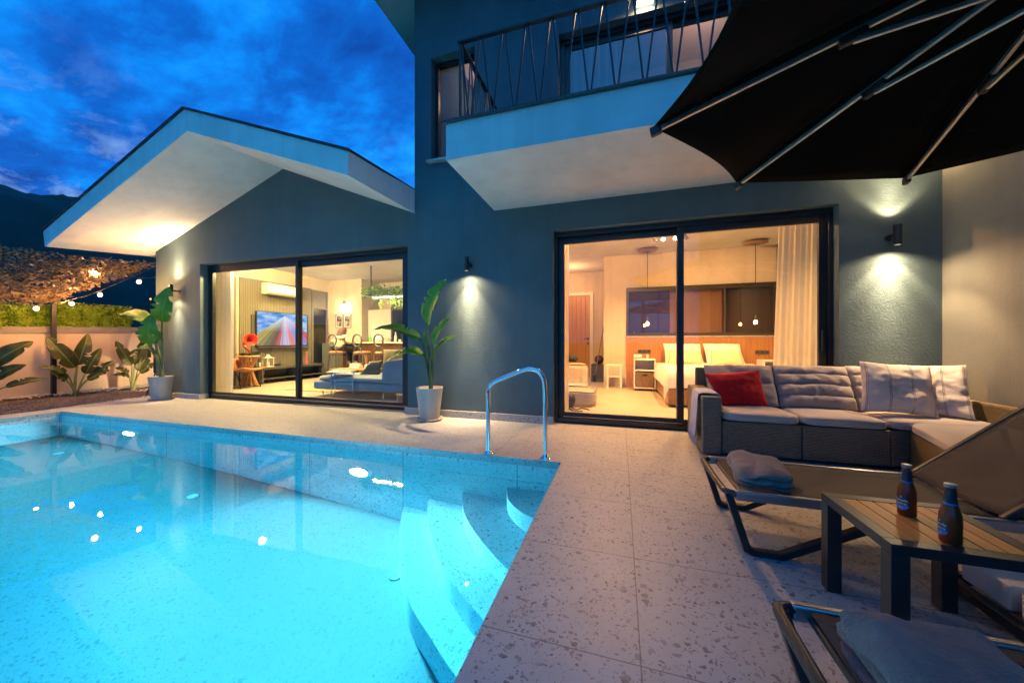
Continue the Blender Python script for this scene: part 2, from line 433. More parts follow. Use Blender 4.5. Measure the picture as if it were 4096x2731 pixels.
        if solid:
            md = o.modifiers.new('solid', 'SOLIDIFY'); md.thickness = solid; md.offset = 0
        if bevel > 0:
            md = o.modifiers.new('bevel', 'BEVEL'); md.width = bevel; md.segments = seg; md.limit_method = 'ANGLE'; md.angle_limit = R(30)
            if not smooth:
                pass
        if sub:
            md = o.modifiers.new('sub', 'SUBSURF'); md.levels = sub; md.render_levels = sub
        if parent is not None:
            if parent.type == 'EMPTY':
                o.parent = parent
            else:
                o.parent = parent
            o['_o'] = tuple(org)
        else:
            o.location = org; o['_o'] = tuple(org)
        return o
def tag(o, label=None, cat=None, group=None, kind=None):
    if label: o['label'] = label
    if cat: o['category'] = cat
    if group: o['group'] = group
    if kind: o['kind'] = kind
    return o
def thing(name, label, cat, loc, group=None):
    o = bpy.data.objects.new(name, None); COL.objects.link(o); o.location = loc; o.empty_display_size = 0.1
    o['_o'] = tuple(loc)
    return tag(o, label, cat, group)
def copy_tree(o, loc=None, rz=None, parent=None):
    c = o.copy(); COL.objects.link(c)
    if parent is not None: c.parent = parent
    if loc is not None: c.location = loc
    if rz is not None: c.rotation_euler = (0, 0, rz)
    for ch in list(o.children):
        copy_tree(ch, parent=c)
    return c
def light(kind, name, loc, power, col, parent=None, **kw):
    L = bpy.data.lights.new(name, kind); L.energy = power; L.color = col
    d = kw.pop('dir', None)
    for k, v in kw.items(): setattr(L, k, v)
    o = bpy.data.objects.new(name, L); COL.objects.link(o)
    p = Vector(loc)
    if d is not None: o.rotation_euler = Vector(d).to_track_quat('-Z', 'Y').to_euler()
    if parent is not None:
        o.parent = parent; p = p - Vector(parent['_o'])
    o.location = p
    return o
def catmull(pts, n=8):
    P = [Vector(p) for p in pts]; P = [P[0] * 2 - P[1]] + P + [P[-1] * 2 - P[-2]]; o = []
    for i in range(1, len(P) - 2):
        for k in range(n):
            t = k / n
            o.append(0.5 * ((2 * P[i]) + (-P[i - 1] + P[i + 1]) * t + (2 * P[i - 1] - 5 * P[i] + 4 * P[i + 1] - P[i + 2]) * t * t + (-P[i - 1] + 3 * P[i] - 3 * P[i + 1] + P[i + 2]) * t ** 3))
    o.append(P[-2]); return o
def fbm(p, s=1.0): return noise.fractal(Vector(p) * s, 1.0, 2.0, 4)

# ================================================================ SETTING
g = MB()
for q in ([(-400, -300), (-10.2, -300), (-10.2, 600), (-400, 600)], [(3.0, -300), (400, -300), (400, 600), (3.0, 600)],
          [(-10.2, -300), (3.0, -300), (3.0, -6.0), (-10.2, -6.0)], [(-10.2, 10.2), (3.0, 10.2), (3.0, 600), (-10.2, 600)]):
    g.add([(x, y, -0.35) for x, y in q], [(0, 1, 2, 3)])
tag(g.build('ground', grndM), kind='structure')
# deck: terrazzo slabs round the pool, 5 cm thick
dk = MB()
def slab(q, z0, z1, mb): mb.poly_prism([(x, y, z0) for x, y in q], (0, 0, z1 - z0))
slab([(-8.42, 3.02), (2.94, 3.02), (2.94, 4.40), (-8.80, 4.40)], -0.06, 0, dk)
slab([(-7.303, 4.4), (-2.944, 4.4), (-2.944, 4.66), (-7.303, 4.66)], -0.06, 0, dk)
slab([(-0.812, 4.4), (2.14, 4.4), (2.14, 4.66), (-0.812, 4.66)], -0.06, 0, dk)
slab([(-8.31, -6.0), (-8.03, -6.0), (-8.03, 3.02), (-8.42, 3.02)], -0.06, 0, dk)
slab([(-0.49, -6.0), (2.94, -6.0), (2.94, 3.02), (-0.49, 3.02)], -0.06, 0, dk)
slab([(-8.03, -6.0), (-0.49, -6.0), (-0.49, -1.6), (-8.03, -1.6)], -0.06, 0, dk)
tag(dk.build('deck', deckM), kind='structure')
# pool basin
pb = MB(); x0, x1, y0, y1, zt, zb = -8.03, -0.49, -1.6, 3.02, -0.0605, -1.54
def wall_q(a, b): pb.add([(a[0], a[1], zb), (b[0], b[1], zb), (b[0], b[1], zt), (a[0], a[1], zt)], [(0, 1, 2, 3)])
wall_q((x1, y1), (x0, y1)); wall_q((x0, y1), (x0, y0)); wall_q((x0, y0), (x1, y0)); wall_q((x1, y0), (x1, y1))
pb.add([(x0, y0, zb), (x1, y0, zb), (x1, y1, zb), (x0, y1, zb)], [(0, 1, 2, 3)])
tag(pb.build('pool_basin', poolM), kind='structure')
# corner steps under water: curved, each 24.5 cm high
steps = [(-0.533, [(-0.986, 3.02), (-0.90, 2.81), (-0.765, 2.665), (-0.64, 2.60), (-0.488, 2.56)]),
         (-0.783, [(-1.425, 3.02), (-1.265, 2.715), (-1.02, 2.45), (-0.72, 2.21), (-0.488, 2.06)]),
         (-1.024, [(-1.785, 3.02), (-1.61, 2.71), (-1.25, 2.29), (-0.97, 2.08), (-0.79, 1.97), (-0.488, 1.80)]),
         (-1.27, [(-2.07, 3.02), (-1.84, 2.62), (-1.44, 2.14), (-1.12, 1.92), (-0.87, 1.77), (-0.488, 1.58)])]
st = MB()
for i, (z, pts) in enumerate(steps):
    c = catmull([(a, b, 0) for a, b in pts], 8)
    poly = [(p.x, p.y, z) for p in c] + [(-0.4895, 3.0195, z)]
    zlow = steps[i + 1][0] if i < 3 else -1.5395
    n_ = len(poly)
    st.add(poly, [tuple(range(n_))])
    st.add([(p[0], p[1], z) for p in poly[:-1]] + [(p[0], p[1], zlow) for p in poly[:-1]], [(k, k + 1, k + n_, k + n_ - 1) for k in range(n_ - 2)])
tag(st.build('pool_steps', stepM), kind='structure')
wt = MB(); wt.box(x0 - .012, x1 + .012, y0 - .012, y1 + .012, zb - .02, -0.096)
tag(wt.build('water', waterM), kind='structure')
# gravel bed between deck and boundary wall
gv = MB()
def gfn(u, v):
    y = -6 + 16.0 * v
    xr = -8.31 if y < 2.56 else (-8.31 - (y - 2.56) * 0.27 if y < 4.4 else -8.80)
    x = -10.33 + (xr + 10.33) * u
    z = -0.02 + 0.02 * fbm((x * 3, y * 3, 0)) + 0.012 * noise.noise((x * 25, y * 25, 0)) + 0.07 * max(0, 1 - (x + 10.33) / 0.5)
    if u > 0.98: z = min(z, -0.012)
    return (x, y, z)
gv.grid(gfn, 40, 320)
tag(gv.build('gravel_bed', gravM, smooth=True), kind='structure')
def pebbles(name, N, fn, r0, r1, mat, label):
    mb = MB(); rnd = random.Random(5)
    for i in range(N):
        x, y, z = fn(rnd); r = rnd.uniform(r0, r1)
        a = rnd.uniform(0, 6.28); c, s_ = math.cos(a), math.sin(a)
        pts = [(1, 0, 0), (0, .8, 0), (-1, 0, 0), (0, -.8, 0), (0, 0, .6), (0, 0, -.5)]
        vs = [(x + r * (px * c - py * s_) * rnd.uniform(.7, 1.2), y + r * (px * s_ + py * c) * rnd.uniform(.7, 1.2), z + r * pz) for px, py, pz in pts]
        mb.add(vs, [(0, 1, 4), (1, 2, 4), (2, 3, 4), (3, 0, 4), (1, 0, 5), (2, 1, 5), (3, 2, 5), (0, 3, 5)])
    return tag(mb.build(name, mat, smooth=False), label, 'pebbles', kind='stuff')
pebbles('white_pebbles', 3200, lambda r: (-10.30 + abs(r.gauss(0, .13)), r.uniform(1.6, 7.5), 0.055 + r.uniform(-.01, .02)), .012, .028, pebM, 'white pebbles along the foot of the cream garden wall')
pebbles('brown_gravel', 9000, lambda r: (r.uniform(-10.15, -8.55), r.uniform(2.0, 6.0), -0.005 + r.uniform(-.01, .01)), .010, .024, brownP, 'loose brown gravel in the planting bed')
# hills
hl = MB()
def hfn(u, v):
    a = -1.2 + 2.9 * u      # azimuth around +Y, to the left positive
    rr = 150 + 160 * v
    ridge = 62 + 5 * math.sin(a * 2.3 + 4.2) + 3.0 * math.sin(a * 7 + 1) + 1.6 * math.sin(a * 19)
    h = ridge * (math.sin(min(v * 1.6, 1.0) * math.pi / 2)) * 1.0 + 3.0 * fbm((a * 14, v * 6, 2)) + 1.3 * fbm((a * 60, v * 20, 2))
    return (-math.sin(a) * rr, math.cos(a) * rr, -1 + h)
hl.grid(hfn, 260, 34)
tag(hl.build('hills', hillM, smooth=True), kind='structure')

# ================================================================ HOUSE
house = thing('house', 'modern grey blue villa with white gable roof, balcony and wide glass doors by the pool', 'house', (-3.0, 6.0, 0))
def hbox(name, boxes, mat, **kw):
    mb = MB()
    for b in boxes: mb.box(*b)
    return mb.build(name, mat, house, **kw)
YF, YB = 4.40, 4.65
LT = Vector((-8.532, 0, 2.818)); AP = Vector((-5.322, 0, 3.900)); RT = Vector((-2.83, 0, 2.905))
fw = MB()
fw.box(-8.532, -7.303, YF, YB, -0.3, 2.46)
fw.box(-2.944, -0.812, YF, YB, -0.3, 2.46)
fw.box(2.14, 2.94, YF, YB, -0.3, 2.46)
fw.poly_prism([(-8.532, YF, 2.46), (-2.83, YF, 2.46), (-2.83, YF, 2.905), (-5.322, YF, 3.90), (-8.532, YF, 2.818)], (0, YB - YF, 0))
fw.box(-2.83, 2.94, YF, YB, 2.46, 3.60)
fw.box(-2.83, -2.563, YF, YB, 3.60, 6.0); fw.box(-1.894, -0.743, YF, YB, 3.60, 6.0); fw.box(-2.563, -1.894, YF, YB, 5.07, 6.0)
fw.box(-0.743, 1.80, YF, YB, 4.93, 6.0); fw.box(1.80, 2.94, YF, YB, 3.60, 6.0)
fw.build('front_wall', wallM, house)
hbox('tower_side_wall', [(-2.83, -2.60, YB, 9.6, 2.95, 6.0)], wallM)
hbox('house_side_wall', [(-8.532, -8.30, YB, 9.6, -0.3, 2.82)], wallM)
hbox('back_wall', [(-8.532, 3.1, 9.9, 10.1, -0.3, 6.0), (2.94, 3.19, 4.65, 9.9, -0.3, 6.0)], wallM)
hbox('garden_side_wall', [(2.94, 3.19, -6.0, 4.65, -0.3, 5.2)], sideM)
# skirting of terrazzo
for b_ in ([(-8.55, -7.288, 4.375, 4.3995, 0.0, 0.09), (-7.303, -7.288, 4.3995, 4.53, 0.0, 0.09)], [(-2.984, -0.812, 4.375, 4.3995, 0.0, 0.095)], [(2.14, 2.94, 4.378, 4.3995, 0.0, 0.095)]): hbox('skirting', b_, copeM, bevel=0.004)
# gable roof: soffit profile in front and at the wall
F = [(-8.785, 3.13, 2.565), (-5.44, 3.13, 3.815), (-2.86, 3.13, 2.875)]
FT = [(-8.825, 3.13, 2.82), (-5.50, 3.13, 4.125), (-2.84, 3.13, 3.14)]
B = [(-8.75, 4.40, 2.70), (-5.322, 4.40, 3.90), (-2.826, 4.40, 2.895)]
BT = [(-8.80, 4.40, 2.96), (-5.38, 4.40, 4.20), (-2.826, 4.40, 3.23)]
C_ = [(p[0], 9.9, p[2]) for p in B]; CT = [(p[0], 9.9, p[2]) for p in BT]
roof = MB()
def quad(mb, a, b, c, d): mb.add([a, b, c, d], [(0, 1, 2, 3)])
quad(roof, F[0], F[1], FT[1], FT[0]); quad(roof, F[1], F[2], FT[2], FT[1])
rf = roof.build('roof_fascia', fasciaM, house)
sf = MB()
for (p, q_) in ((F, B), (B, C_)):
    quad(sf, p[0], q_[0], q_[1], p[1]); quad(sf, p[1], q_[1], q_[2], p[2])
sf.build('roof_soffit', whiteM, house)
rs = MB()
quad(rs, F[2], B[2], BT[2], FT[2]); rs.build('roof_edge', fasciaM, house); rs = MB(); quad(rs, F[0], FT[0], BT[0], B[0]); quad(rs, B[0], BT[0], CT[0], C_[0])
rs.build('roof_edge', fasciaM, house)
rt = MB(); e_ = 0.025
T0 = [(FT[0][0] - .02, 3.11, FT[0][2] + .002), (FT[1][0], 3.11, FT[1][2] + .002), (FT[2][0] + .01, 3.11, FT[2][2] + .002)]
T1 = [(BT[0][0] - .02, 4.4, BT[0][2] + .002), (BT[1][0], 4.4, BT[1][2] + .002), (BT[2][0] - .002, 4.4, BT[2][2] + .002)]
T2 = [(p[0], 9.9, p[2]) for p in T1]
for A_, B_ in ((T0, T1), (T1, T2)):
    for i in (0, 1):
        quad(rt, A_[i], A_[i + 1], B_[i + 1], B_[i])
rt.build('roof_covering', flashM, house, solid=0.03)
# tower roof with eaves
hbox('tower_roof', [(-3.42, 3.6, 3.75, 10.4, 6.02, 6.24)], whiteM)
hbox('tower_roof_edge', [(-3.45, 3.63, 3.72, 10.43, 6.245, 6.29)], flashM)
# balcony
balc = hbox('balcony', [(-1.605, 2.937, 3.035, 4.398, 2.80, 3.145)], fasciaM)
cb = MB(); cb.box(-1.605, 2.937, 3.030, 4.396, 2.797, 2.7995); cb.build('balcony_soffit', whiteM, balc)
cb = MB(); cb.box(-1.64, 2.937, 3.005, 3.16, 3.147, 3.172); cb.box(-1.64, -1.50, 3.162, 4.398, 3.147, 3.172)
cb.build('coping', simple('dark_stone_coping', (0.06, 0.062, 0.065), 0.5, var=0.5, vscale=40), balc, bevel=0.004)
rail = MB()
rail.bar((-1.50, 3.09, 3.945), (2.93, 3.09, 3.945), 0.045, 0.016); rail.bar((-1.50, 3.09, 3.20), (2.93, 3.09, 3.20), 0.02, 0.012)
rail.bar((-1.48, 3.12, 3.945), (-1.48, 4.39, 3.945), 0.045, 0.016); rail.bar((-1.48, 3.12, 3.20), (-1.48, 4.39, 3.20), 0.02, 0.012)
xs = -1.49; k = 0
while xs < 2.7:
    rail.tube([(xs + .02, 3.09, 3.935), (xs + .10, 3.09, 3.205)], 0.0088, 6)
    rail.tube([(xs + .215, 3.09, 3.935), (xs + .125, 3.09, 3.205)], 0.0088, 6)
    xs += 0.225
ys = 3.11
while ys < 4.25:
    rail.tube([(-1.48, ys + .02, 3.935), (-1.48, ys + .10, 3.205)], 0.0088, 6)
    rail.tube([(-1.48, ys + .215, 3.935), (-1.48, ys + .125, 3.205)], 0.0088, 6)
    ys += 0.225
for p in ((-1.48, 3.09), (-1.48, 4.38)): rail.bar((p[0], p[1], 3.17), (p[0], p[1], 3.945), 0.022, 0.022, up=(1, 0, 0))
rail.build('railing', aluB, balc)

def frame_rect(mb, xa, xb, za, zb, y, w_, dpt, bot=None, top=None):
    bot = bot or w_; top = top or w_
    mb.box(xa, xa + w_, y, y + dpt, za, zb); mb.box(xb - w_, xb, y, y + dpt, za, zb)
    mb.box(xa + w_, xb - w_, y, y + dpt, za, za + bot); mb.box(xa + w_, xb - w_, y, y + dpt, zb - top, zb)
def pane(mb, xa, xb, za, zb, y): mb.add([(xa, y, za), (xb, y, za), (xb, y, zb), (xa, y, zb)], [(0, 1, 2, 3)])
# left sliding door
m = MB(); frame_rect(m, -7.303, -2.944, 0.02, 2.458, 4.53, 0.035, 0.11)
m.box(-7.27, -2.98, 4.525, 4.53, 2.40, 2.458)
d1 = m.build('sliding_door', aluB, house, bevel=0.003)
m = MB(); frame_rect(m, -7.267, -5.17, 0.06, 2.42, 4.545, 0.055, 0.035, 0.06, 0.10); m.build('door_leaf', aluB, d1, bevel=0.004)
m = MB(); frame_rect(m, -5.25, -3.075, 0.04, 2.42, 4.59, 0.09, 0.04, 0.075, 0.115); m.build('door_leaf', aluB, d1, bevel=0.004)
m = MB(); m.bar((-7.2, 4.537, 0.075), (-3.05, 4.537, 0.075), 0.012, 0.008); m.box(-5.2, -2.98, 4.47, 4.52, 0.002, 0.018); m.build('track', silverM, d1)
m = MB(); pane(m, -7.212, -5.225, 0.12, 2.32, 4.562); m.build('glass', paneM, d1)
m = MB(); pane(m, -5.16, -3.165, 0.115, 2.305, 4.61); m.build('glass', paneM, d1)
# right sliding door
m = MB(); frame_rect(m, -0.812, 2.14, 0.02, 2.458, 4.50, 0.04, 0.14); m.box(-0.772, 2.10, 4.497, 4.50, 2.40, 2.458)
d2 = m.build('sliding_door', aluB, house, bevel=0.003)
m = MB(); frame_rect(m, -0.772, 0.72, 0.06, 2.42, 4.57, 0.075, 0.035, 0.07, 0.10); m.build('door_leaf', aluB, d2, bevel=0.004)
m = MB(); frame_rect(m, 0.645, 2.10, 0.06, 2.42, 4.53, 0.075, 0.035, 0.07, 0.10); m.build('door_leaf', aluB, d2, bevel=0.004)
m = MB(); m.bar((-0.7, 4.515, 0.085), (0.70, 4.515, 0.085), 0.012, 0.006); m.build('track', silverM, d2)
m = MB(); pane(m, -0.697, 0.645, 0.13, 2.32, 4.588); m.build('glass', paneM, d2)
m = MB(); pane(m, 0.72, 2.025, 0.13, 2.32, 4.548); m.build('glass', paneM, d2)
m = MB(); m.box(2.045, 2.06, 4.50, 4.53, 0.95, 1.17); m.build('handle', alu, d2, bevel=0.003)
# upper window + balcony door
m = MB(); frame_rect(m, -2.563, -1.894, 3.60, 5.07, 4.52, 0.05, 0.06); wnd = m.build('window', aluB, house, bevel=0.003)
m = MB(); pane(m, -2.513, -1.944, 3.65, 5.02, 4.55); m.build('glass', paneM, wnd)
m = MB(); m.box(-2.60, -1.85, 4.33, 4.45, 3.565, 3.598); m.build('sill', copeM, wnd, bevel=0.003)
m = MB(); frame_rect(m, -0.743, 1.80, 3.15, 4.93, 4.50, 0.06, 0.10); frame_rect(m, -0.683, 0.60, 3.21, 4.87, 4.53, 0.07, 0.03); frame_rect(m, 0.53, 1.74, 3.21, 4.87, 4.565, 0.07, 0.03)
d3 = m.build('balcony_door', aluB, house, bevel=0.003)
m = MB(); pane(m, -0.613, 0.53, 3.28, 4.80, 4.545); m.build('glass', pane_mat('reflection_tint_glass', (0.28, 0.32, 0.62), 0.16), d3)  # blue dusk reflection is put into the tint of this pane
m = MB(); pane(m, 0.60, 1.67, 3.28, 4.80, 4.58); m.build('glass', paneM, d3)

# interior shell
roomY = stucco('living_plaster', (0.66, 0.60, 0.48), 0.08)
roomO = stucco('bedroom_plaster', (0.66, 0.57, 0.46), 0.08)
floorL = simple('living_floor', (0.42, 0.38, 0.31), 0.35, var=0.15, vscale=2.5)
floorB = simple('bedroom_floor', (0.50, 0.43, 0.34), 0.35, var=0.12, vscale=2.5)
hbox('living_room_floor', [(-8.30, -2.71, 4.66, 9.89, -0.05, 0.06)], floorL)
hbox('bedroom_floor', [(-2.69, 2.94, 4.66, 9.89, -0.05, 0.06)], floorB)
hbox('living_room_ceiling', [(-8.53, -2.71, 4.65, 9.89, 2.86, 2.88)], whiteM)
hbox('living_room_wall', [(-8.30, -8.29, 4.65, 9.85, 0.06, 2.86), (-8.29, -7.13, 8.36, 8.46, 0.06, 2.86), (-7.14, -7.13, 8.46, 9.2, 0.06, 2.86), (-7.13, -2.80, 9.15, 9.25, 0.06, 2.86), (-2.80, -2.71, 4.65, 9.15, 0.06, 2.86)], roomY)
hbox('bedroom_ceiling', [(-2.69, 2.94, 4.65, 9.89, 2.95, 2.97)], whiteM)
hbox('bedroom_wall', [(-0.35, 0.13, 8.10, 8.30, 0.06, 2.95), (0.13, 2.94, 8.10, 8.30, 2.22, 2.95), (0.13, 2.94, 8.10, 8.30, 0.06, 1.17), (2.90, 2.94, 8.10, 8.30, 1.17, 2.22), (-2.69, -2.67, 4.65, 9.8, 0.06, 2.95), (-2.67, -1.53, 9.78, 9.85, 0.06, 2.95), (-1.53, -0.70, 9.78, 9.85, 2.36, 2.95), (-0.70, 2.9, 9.78, 9.85, 0.06, 2.95), (-2.67, -1.55, 7.6, 7.7, 0.06, 2.95), (-0.35, -0.25, 8.30, 9.78, 0.06, 2.95)], roomO)
hbox('upper_floor', [(-2.59, 2.93, 4.65, 9.89, 3.05, 3.15)], whiteM)
hbox('upper_room_wall', [(-2.59, 2.93, 6.4, 6.5, 3.15, 5.9), (-2.59, 2.93, 4.65, 6.4, 5.7, 5.75), (-1.5, -1.4, 4.66, 6.4, 3.15, 5.7)], stucco('upper_room_plaster', (0.62, 0.54, 0.50), 0.1))
light('POINT', 'upper_room_fill', (1.2, 5.5, 5.2), 10, (1.0, 0.62, 0.42), shadow_soft_size=0.1)  # added fill light without a fitting, brightens the room behind the balcony door
light('POINT', 'upper_room_fill', (-2.1, 5.6, 5.3), 7, (1.0, 0.66, 0.50), shadow_soft_size=0.1)  # second added fill, for the room behind the upper window

# garden wall with artificial hedge
gw = thing('garden_wall', 'cream plastered garden wall behind the planting bed', 'wall', (-10.42, 3.0, 0))
m = MB(); H = lambda y: 1.30 + 0.031 * (y - 3.18)
m.add([(-10.32, -6, -0.3), (-10.32, 12, -0.3), (-10.32, 12, H(12)), (-10.32, -6, H(-6)), (-10.52, -6, -0.3), (-10.52, 12, -0.3), (-10.52, 12, H(12)), (-10.52, -6, H(-6))],
      [(0, 1, 2, 3), (7, 6, 5, 4), (3, 2, 6, 7), (0, 3, 7, 4), (1, 5, 6, 2)])
m.build('wall', creamM, gw)
m = MB(); m.add([(-10.30, -6, H(-6) - .11), (-10.30, 12, H(12) - .11), (-10.30, 12, H(12) + .01), (-10.30, -6, H(-6) + .01), (-10.54, -6, H(-6) - .11), (-10.54, 12, H(12) - .11), (-10.54, 12, H(12) + .01), (-10.54, -6, H(-6) + .01)],
      [(0, 1, 2, 3), (7, 6, 5, 4), (3, 2, 6, 7), (0, 3, 7, 4), (1, 5, 6, 2), (0, 4, 5, 1)])
m.build('wall_cap', simple('wall_cap_paint', (0.22, 0.19, 0.17), 0.7, var=0.15), gw)
def hedge(y0_, y1_, label, n_, mat):
    t_ = thing('hedge_panel', label, 'hedge panel', (-10.42, (y0_ + y1_) / 2, H(y0_) + .01), 'artificial hedge panels on the garden wall')
    za, zb_ = H(y0_) + 0.015, H(y0_) + 0.475
    f = MB()
    for b in ((y0_, y0_ + .025), (y1_ - .025, y1_)): f.box(-10.38, -10.34, b[0], b[1], za, zb_ + .01)
    f.box(-10.38, -10.34, y0_ + .025, y1_ - .025, zb_ - .015, zb_ + .01); f.build('panel_frame', alu, t_)
    m_ = MB(); rnd = random.Random(int(y0_ * 10))
    for i in range(n_):
        c = Vector((-10.37 + rnd.uniform(-.03, .045), rnd.uniform(y0_ + .02, y1_ - .02), rnd.uniform(za, zb_ + .012)))
        cn = noise.noise((0, c.y * 9, c.z * 9)); c.x += .045 * cn
        if cn < -.25 and rnd.random() < .5: continue
        d = Vector((rnd.uniform(.1, 1), rnd.gauss(0, .8), rnd.gauss(.2, .8))).normalized(); sd = d.cross(Vector((rnd.random(), rnd.random(), rnd.random()))).normalized()
        L = rnd.uniform(.022, .045); W_ = L * .45
        m_.add([c, c + d * L * .5 + sd * W_, c + d * L, c + d * L * .5 - sd * W_], [(0, 1, 2, 3)])
    m_.build('foliage', mat, t_)
    bk = MB(); bk.box(-10.41, -10.385, y0_, y1_, za, zb_); bk.build('backing', hedge2M, t_)
hedge(-1.0, 1.25, 'near artificial hedge panel on the garden wall at the left edge', 7000, hedgeM)
hedge(1.27, 3.78, 'bright green artificial hedge panel left of the black pole', 12000, hedgeM)
hedge(3.80, 4.92, 'artificial hedge panel right of the black pole, ending before the house corner', 7000, hedgeM)

# ================================================================ OUTDOOR LAMPS AND POOL FITTINGS
def wall_lamp(x, z0_, z1_, label, down, up=None, r=0.031, wide=0, upwide=0):
    t_ = thing('wall_lamp', label, 'wall lamp', (x, 4.40, (z0_ + z1_) / 2), 'up and down cylinder lamps on the house wall')
    yc = 4.285
    m_ = MB(); m_.lathe([(r - .006, z0_), (r, z0_), (r, z1_), (r - .006, z1_)], (x, yc, 0), 24)
    for rr in (0,):
        m_.lathe([(r - .006, z0_), (r - .006, z0_ + .03)], (x, yc, 0), 24); m_.lathe([(r - .006, z1_ - .03), (r - .006, z1_)], (x, yc, 0), 24)
    m_.v and None
    m_ = MB()
    n_ = 24
    def shell(prof):
        vs = []; fs = []
        for rr, z in prof:
            for k_ in range(n_):
                a = 2 * math.pi * k_ / n_; vs.append((x + rr * math.cos(a), yc + rr * math.sin(a), z))
        for i in range(len(prof) - 1):
            for k_ in range(n_): fs.append((i * n_ + k_, i * n_ + (k_ + 1) % n_, (i + 1) * n_ + (k_ + 1) % n_, (i + 1) * n_ + k_))
        m_.add(vs, fs)
    shell([(0.001, z0_ + .022), (r - .005, z0_ + .022), (r - .005, z0_), (r, z0_), (r, z1_), (r - .005, z1_), (r - .005, z1_ - .022), (0.001, z1_ - .022)])
    m_.build('lamp_body', alu, t_, smooth=True)
    b = MB(); zm = (z0_ + z1_) / 2; b.tube([(x, yc + r - .004, zm), (x, 4.385, zm)], .018, 14); b.tube([(x, 4.384, zm), (x, 4.3995, zm)], .034, 20); b.build('bracket', alu, t_, smooth=True)
    e = MB(); e.lathe([(0.0005, z0_ + .014), (r - .008, z0_ + .014)], (x, yc, 0), 20); e.build('lamp_lens', lampE, t_)
    def beams(z, sgn, k_, cone):
        # a reflector lamp: a strong narrow core inside a wider, weaker cone
        for pw, sz, bl in ((340 * k_, 28, 1.0), (260 * k_, 54, 1.0), (95 * k_, cone, .5)):
            light('SPOT', 'lamp_light', (x, yc, z + sgn * .003), pw, WARMX, t_, dir=(0, 0, sgn), spot_size=R(sz), spot_blend=bl, shadow_soft_size=0.012)
    beams(z0_, -1, down[0], down[1])
    light('SPOT', 'lamp_glow', (x, yc - .005, z0_ - .006), wide, WARMX, t_, dir=(0, -.12, -1), spot_size=R(158), spot_blend=.7, shadow_soft_size=0.02)
    if up:
        e = MB(); e.lathe([(0.0005, z1_ - .014), (r - .006, z1_ - .014)], (x, yc, 0), 20); e.build('lamp_lens', lampE, t_)
        beams(z1_, 1, up[0], up[1])
        light('SPOT', 'lamp_glow', (x, yc - .03, z1_ + .006), upwide, WARMX, t_, dir=(0, -.1, 1), spot_size=R(140), spot_blend=1.0, shadow_soft_size=0.02)
wall_lamp(-7.885, 1.875, 2.10, 'black cylinder wall lamp at the left house corner, shining up and down', (.45, 60), (.45, 60), wide=18, upwide=75)
wall_lamp(-1.959, 1.995, 2.18, 'black cylinder wall lamp between the two sliding doors, lit downwards only', (1.0, 74), wide=32)
wall_lamp(2.539, 1.975, 2.165, 'black cylinder wall lamp above the corner sofa, shining up and down', (.85, 90), (.5, 94), wide=40, upwide=10)

pr = MB()
cr_ = catmull([(-1.183, 3.067, 0.03), (-1.183, 3.07, 0.30), (-1.185, 3.075, 0.55), (-1.178, 3.08, 0.62), (-1.13, 3.08, 0.672), (-1.04, 3.08, 0.71), (-0.87, 3.08, 0.78), (-0.79, 3.08, 0.800), (-0.71, 3.08, 0.785), (-0.665, 3.08, 0.73), (-0.645, 3.08, 0.64), (-0.64, 3.081, 0.30), (-0.64, 3.081, 0.03)], 8)
hr = thing('handrail', 'polished chrome pool handrail standing at the pool edge', 'handrail', (-0.9, 3.08, 0))
pr.tube(cr_, 0.0205, 18); pr.build('rail_tube', chrome, hr, smooth=True)
for x in (-1.183, -0.64):
    f = MB(); f.lathe([(0.048, 0.002), (0.048, 0.010), (0.030, 0.026), (0.0215, 0.040)], (x, 3.075, 0), 24); f.build('base_flange', chrome, hr, smooth=True)

def pool_light(x, z, label, p):
    t_ = thing('pool_light', label, 'pool light', (x, 3.02, z), 'underwater lights in the far pool wall')
    m_ = MB(); vs = []; fs = []; n_ = 28
    for rr, dy in ((0.135, 0.0), (0.135, .018), (0.105, .028), (0.095, .018)):
        for k_ in range(n_):
            a = 2 * math.pi * k_ / n_; vs.append((x + rr * math.cos(a), 3.019 - dy, z + rr * math.sin(a)))
    for i in range(3):
        for k_ in range(n_): fs.append((i * n_ + k_, i * n_ + (k_ + 1) % n_, (i + 1) * n_ + (k_ + 1) % n_, (i + 1) * n_ + k_))
    m_.add(vs, fs).build('bezel', simple('white_plastic', (0.75, 0.75, 0.75), 0.4), t_, smooth=True)
    e = MB(); e.add([(x + .094 * math.cos(2 * math.pi * k_ / n_), 3.002, z + .094 * math.sin(2 * math.pi * k_ / n_)) for k_ in range(n_)], [tuple(range(n_))]); e.build('lens', poolE, t_)
    light('AREA', 'lamp_light', (x, 2.985, z), p, POOLC, t_, dir=(0.05, -1, -0.12), shape='DISK', size=0.2)
POOLC = (0.62, 0.78, 0.96)
pool_light(-2.585, -0.70, 'round underwater light in the far pool wall near the steps', 470)
pool_light(-6.36, -0.62, 'round underwater light in the far pool wall near the left corner', 420)
light('AREA', 'near_pool_fill', (-4.5, -1.55, -0.7), 70, POOLC, dir=(0, 1, -0.25), shape='DISK', size=0.2)  # added fill light, no fitting, brightens the near end of the pool
plastic = MATS['white_plastic']
for x, y, lab in ((-4.30, 2.52, 'white round floor inlet in the middle of the pool floor'), (-6.98, 2.60, 'white round floor inlet near the left end of the pool'), (-1.75, 2.43, 'white round floor inlet beside the pool steps')):
    f = MB(); f.lathe([(0.050, -1.538), (0.050, -1.532), (0.042, -1.527), (0.018, -1.525), (0.017, -1.518), (0.001, -1.517)], (x, y, 0), 24)
    o = f.build('floor_inlet', plastic, loc=(x, y, -1.538), smooth=True); tag(o, lab, 'pool inlet', 'round inlets on the pool floor')

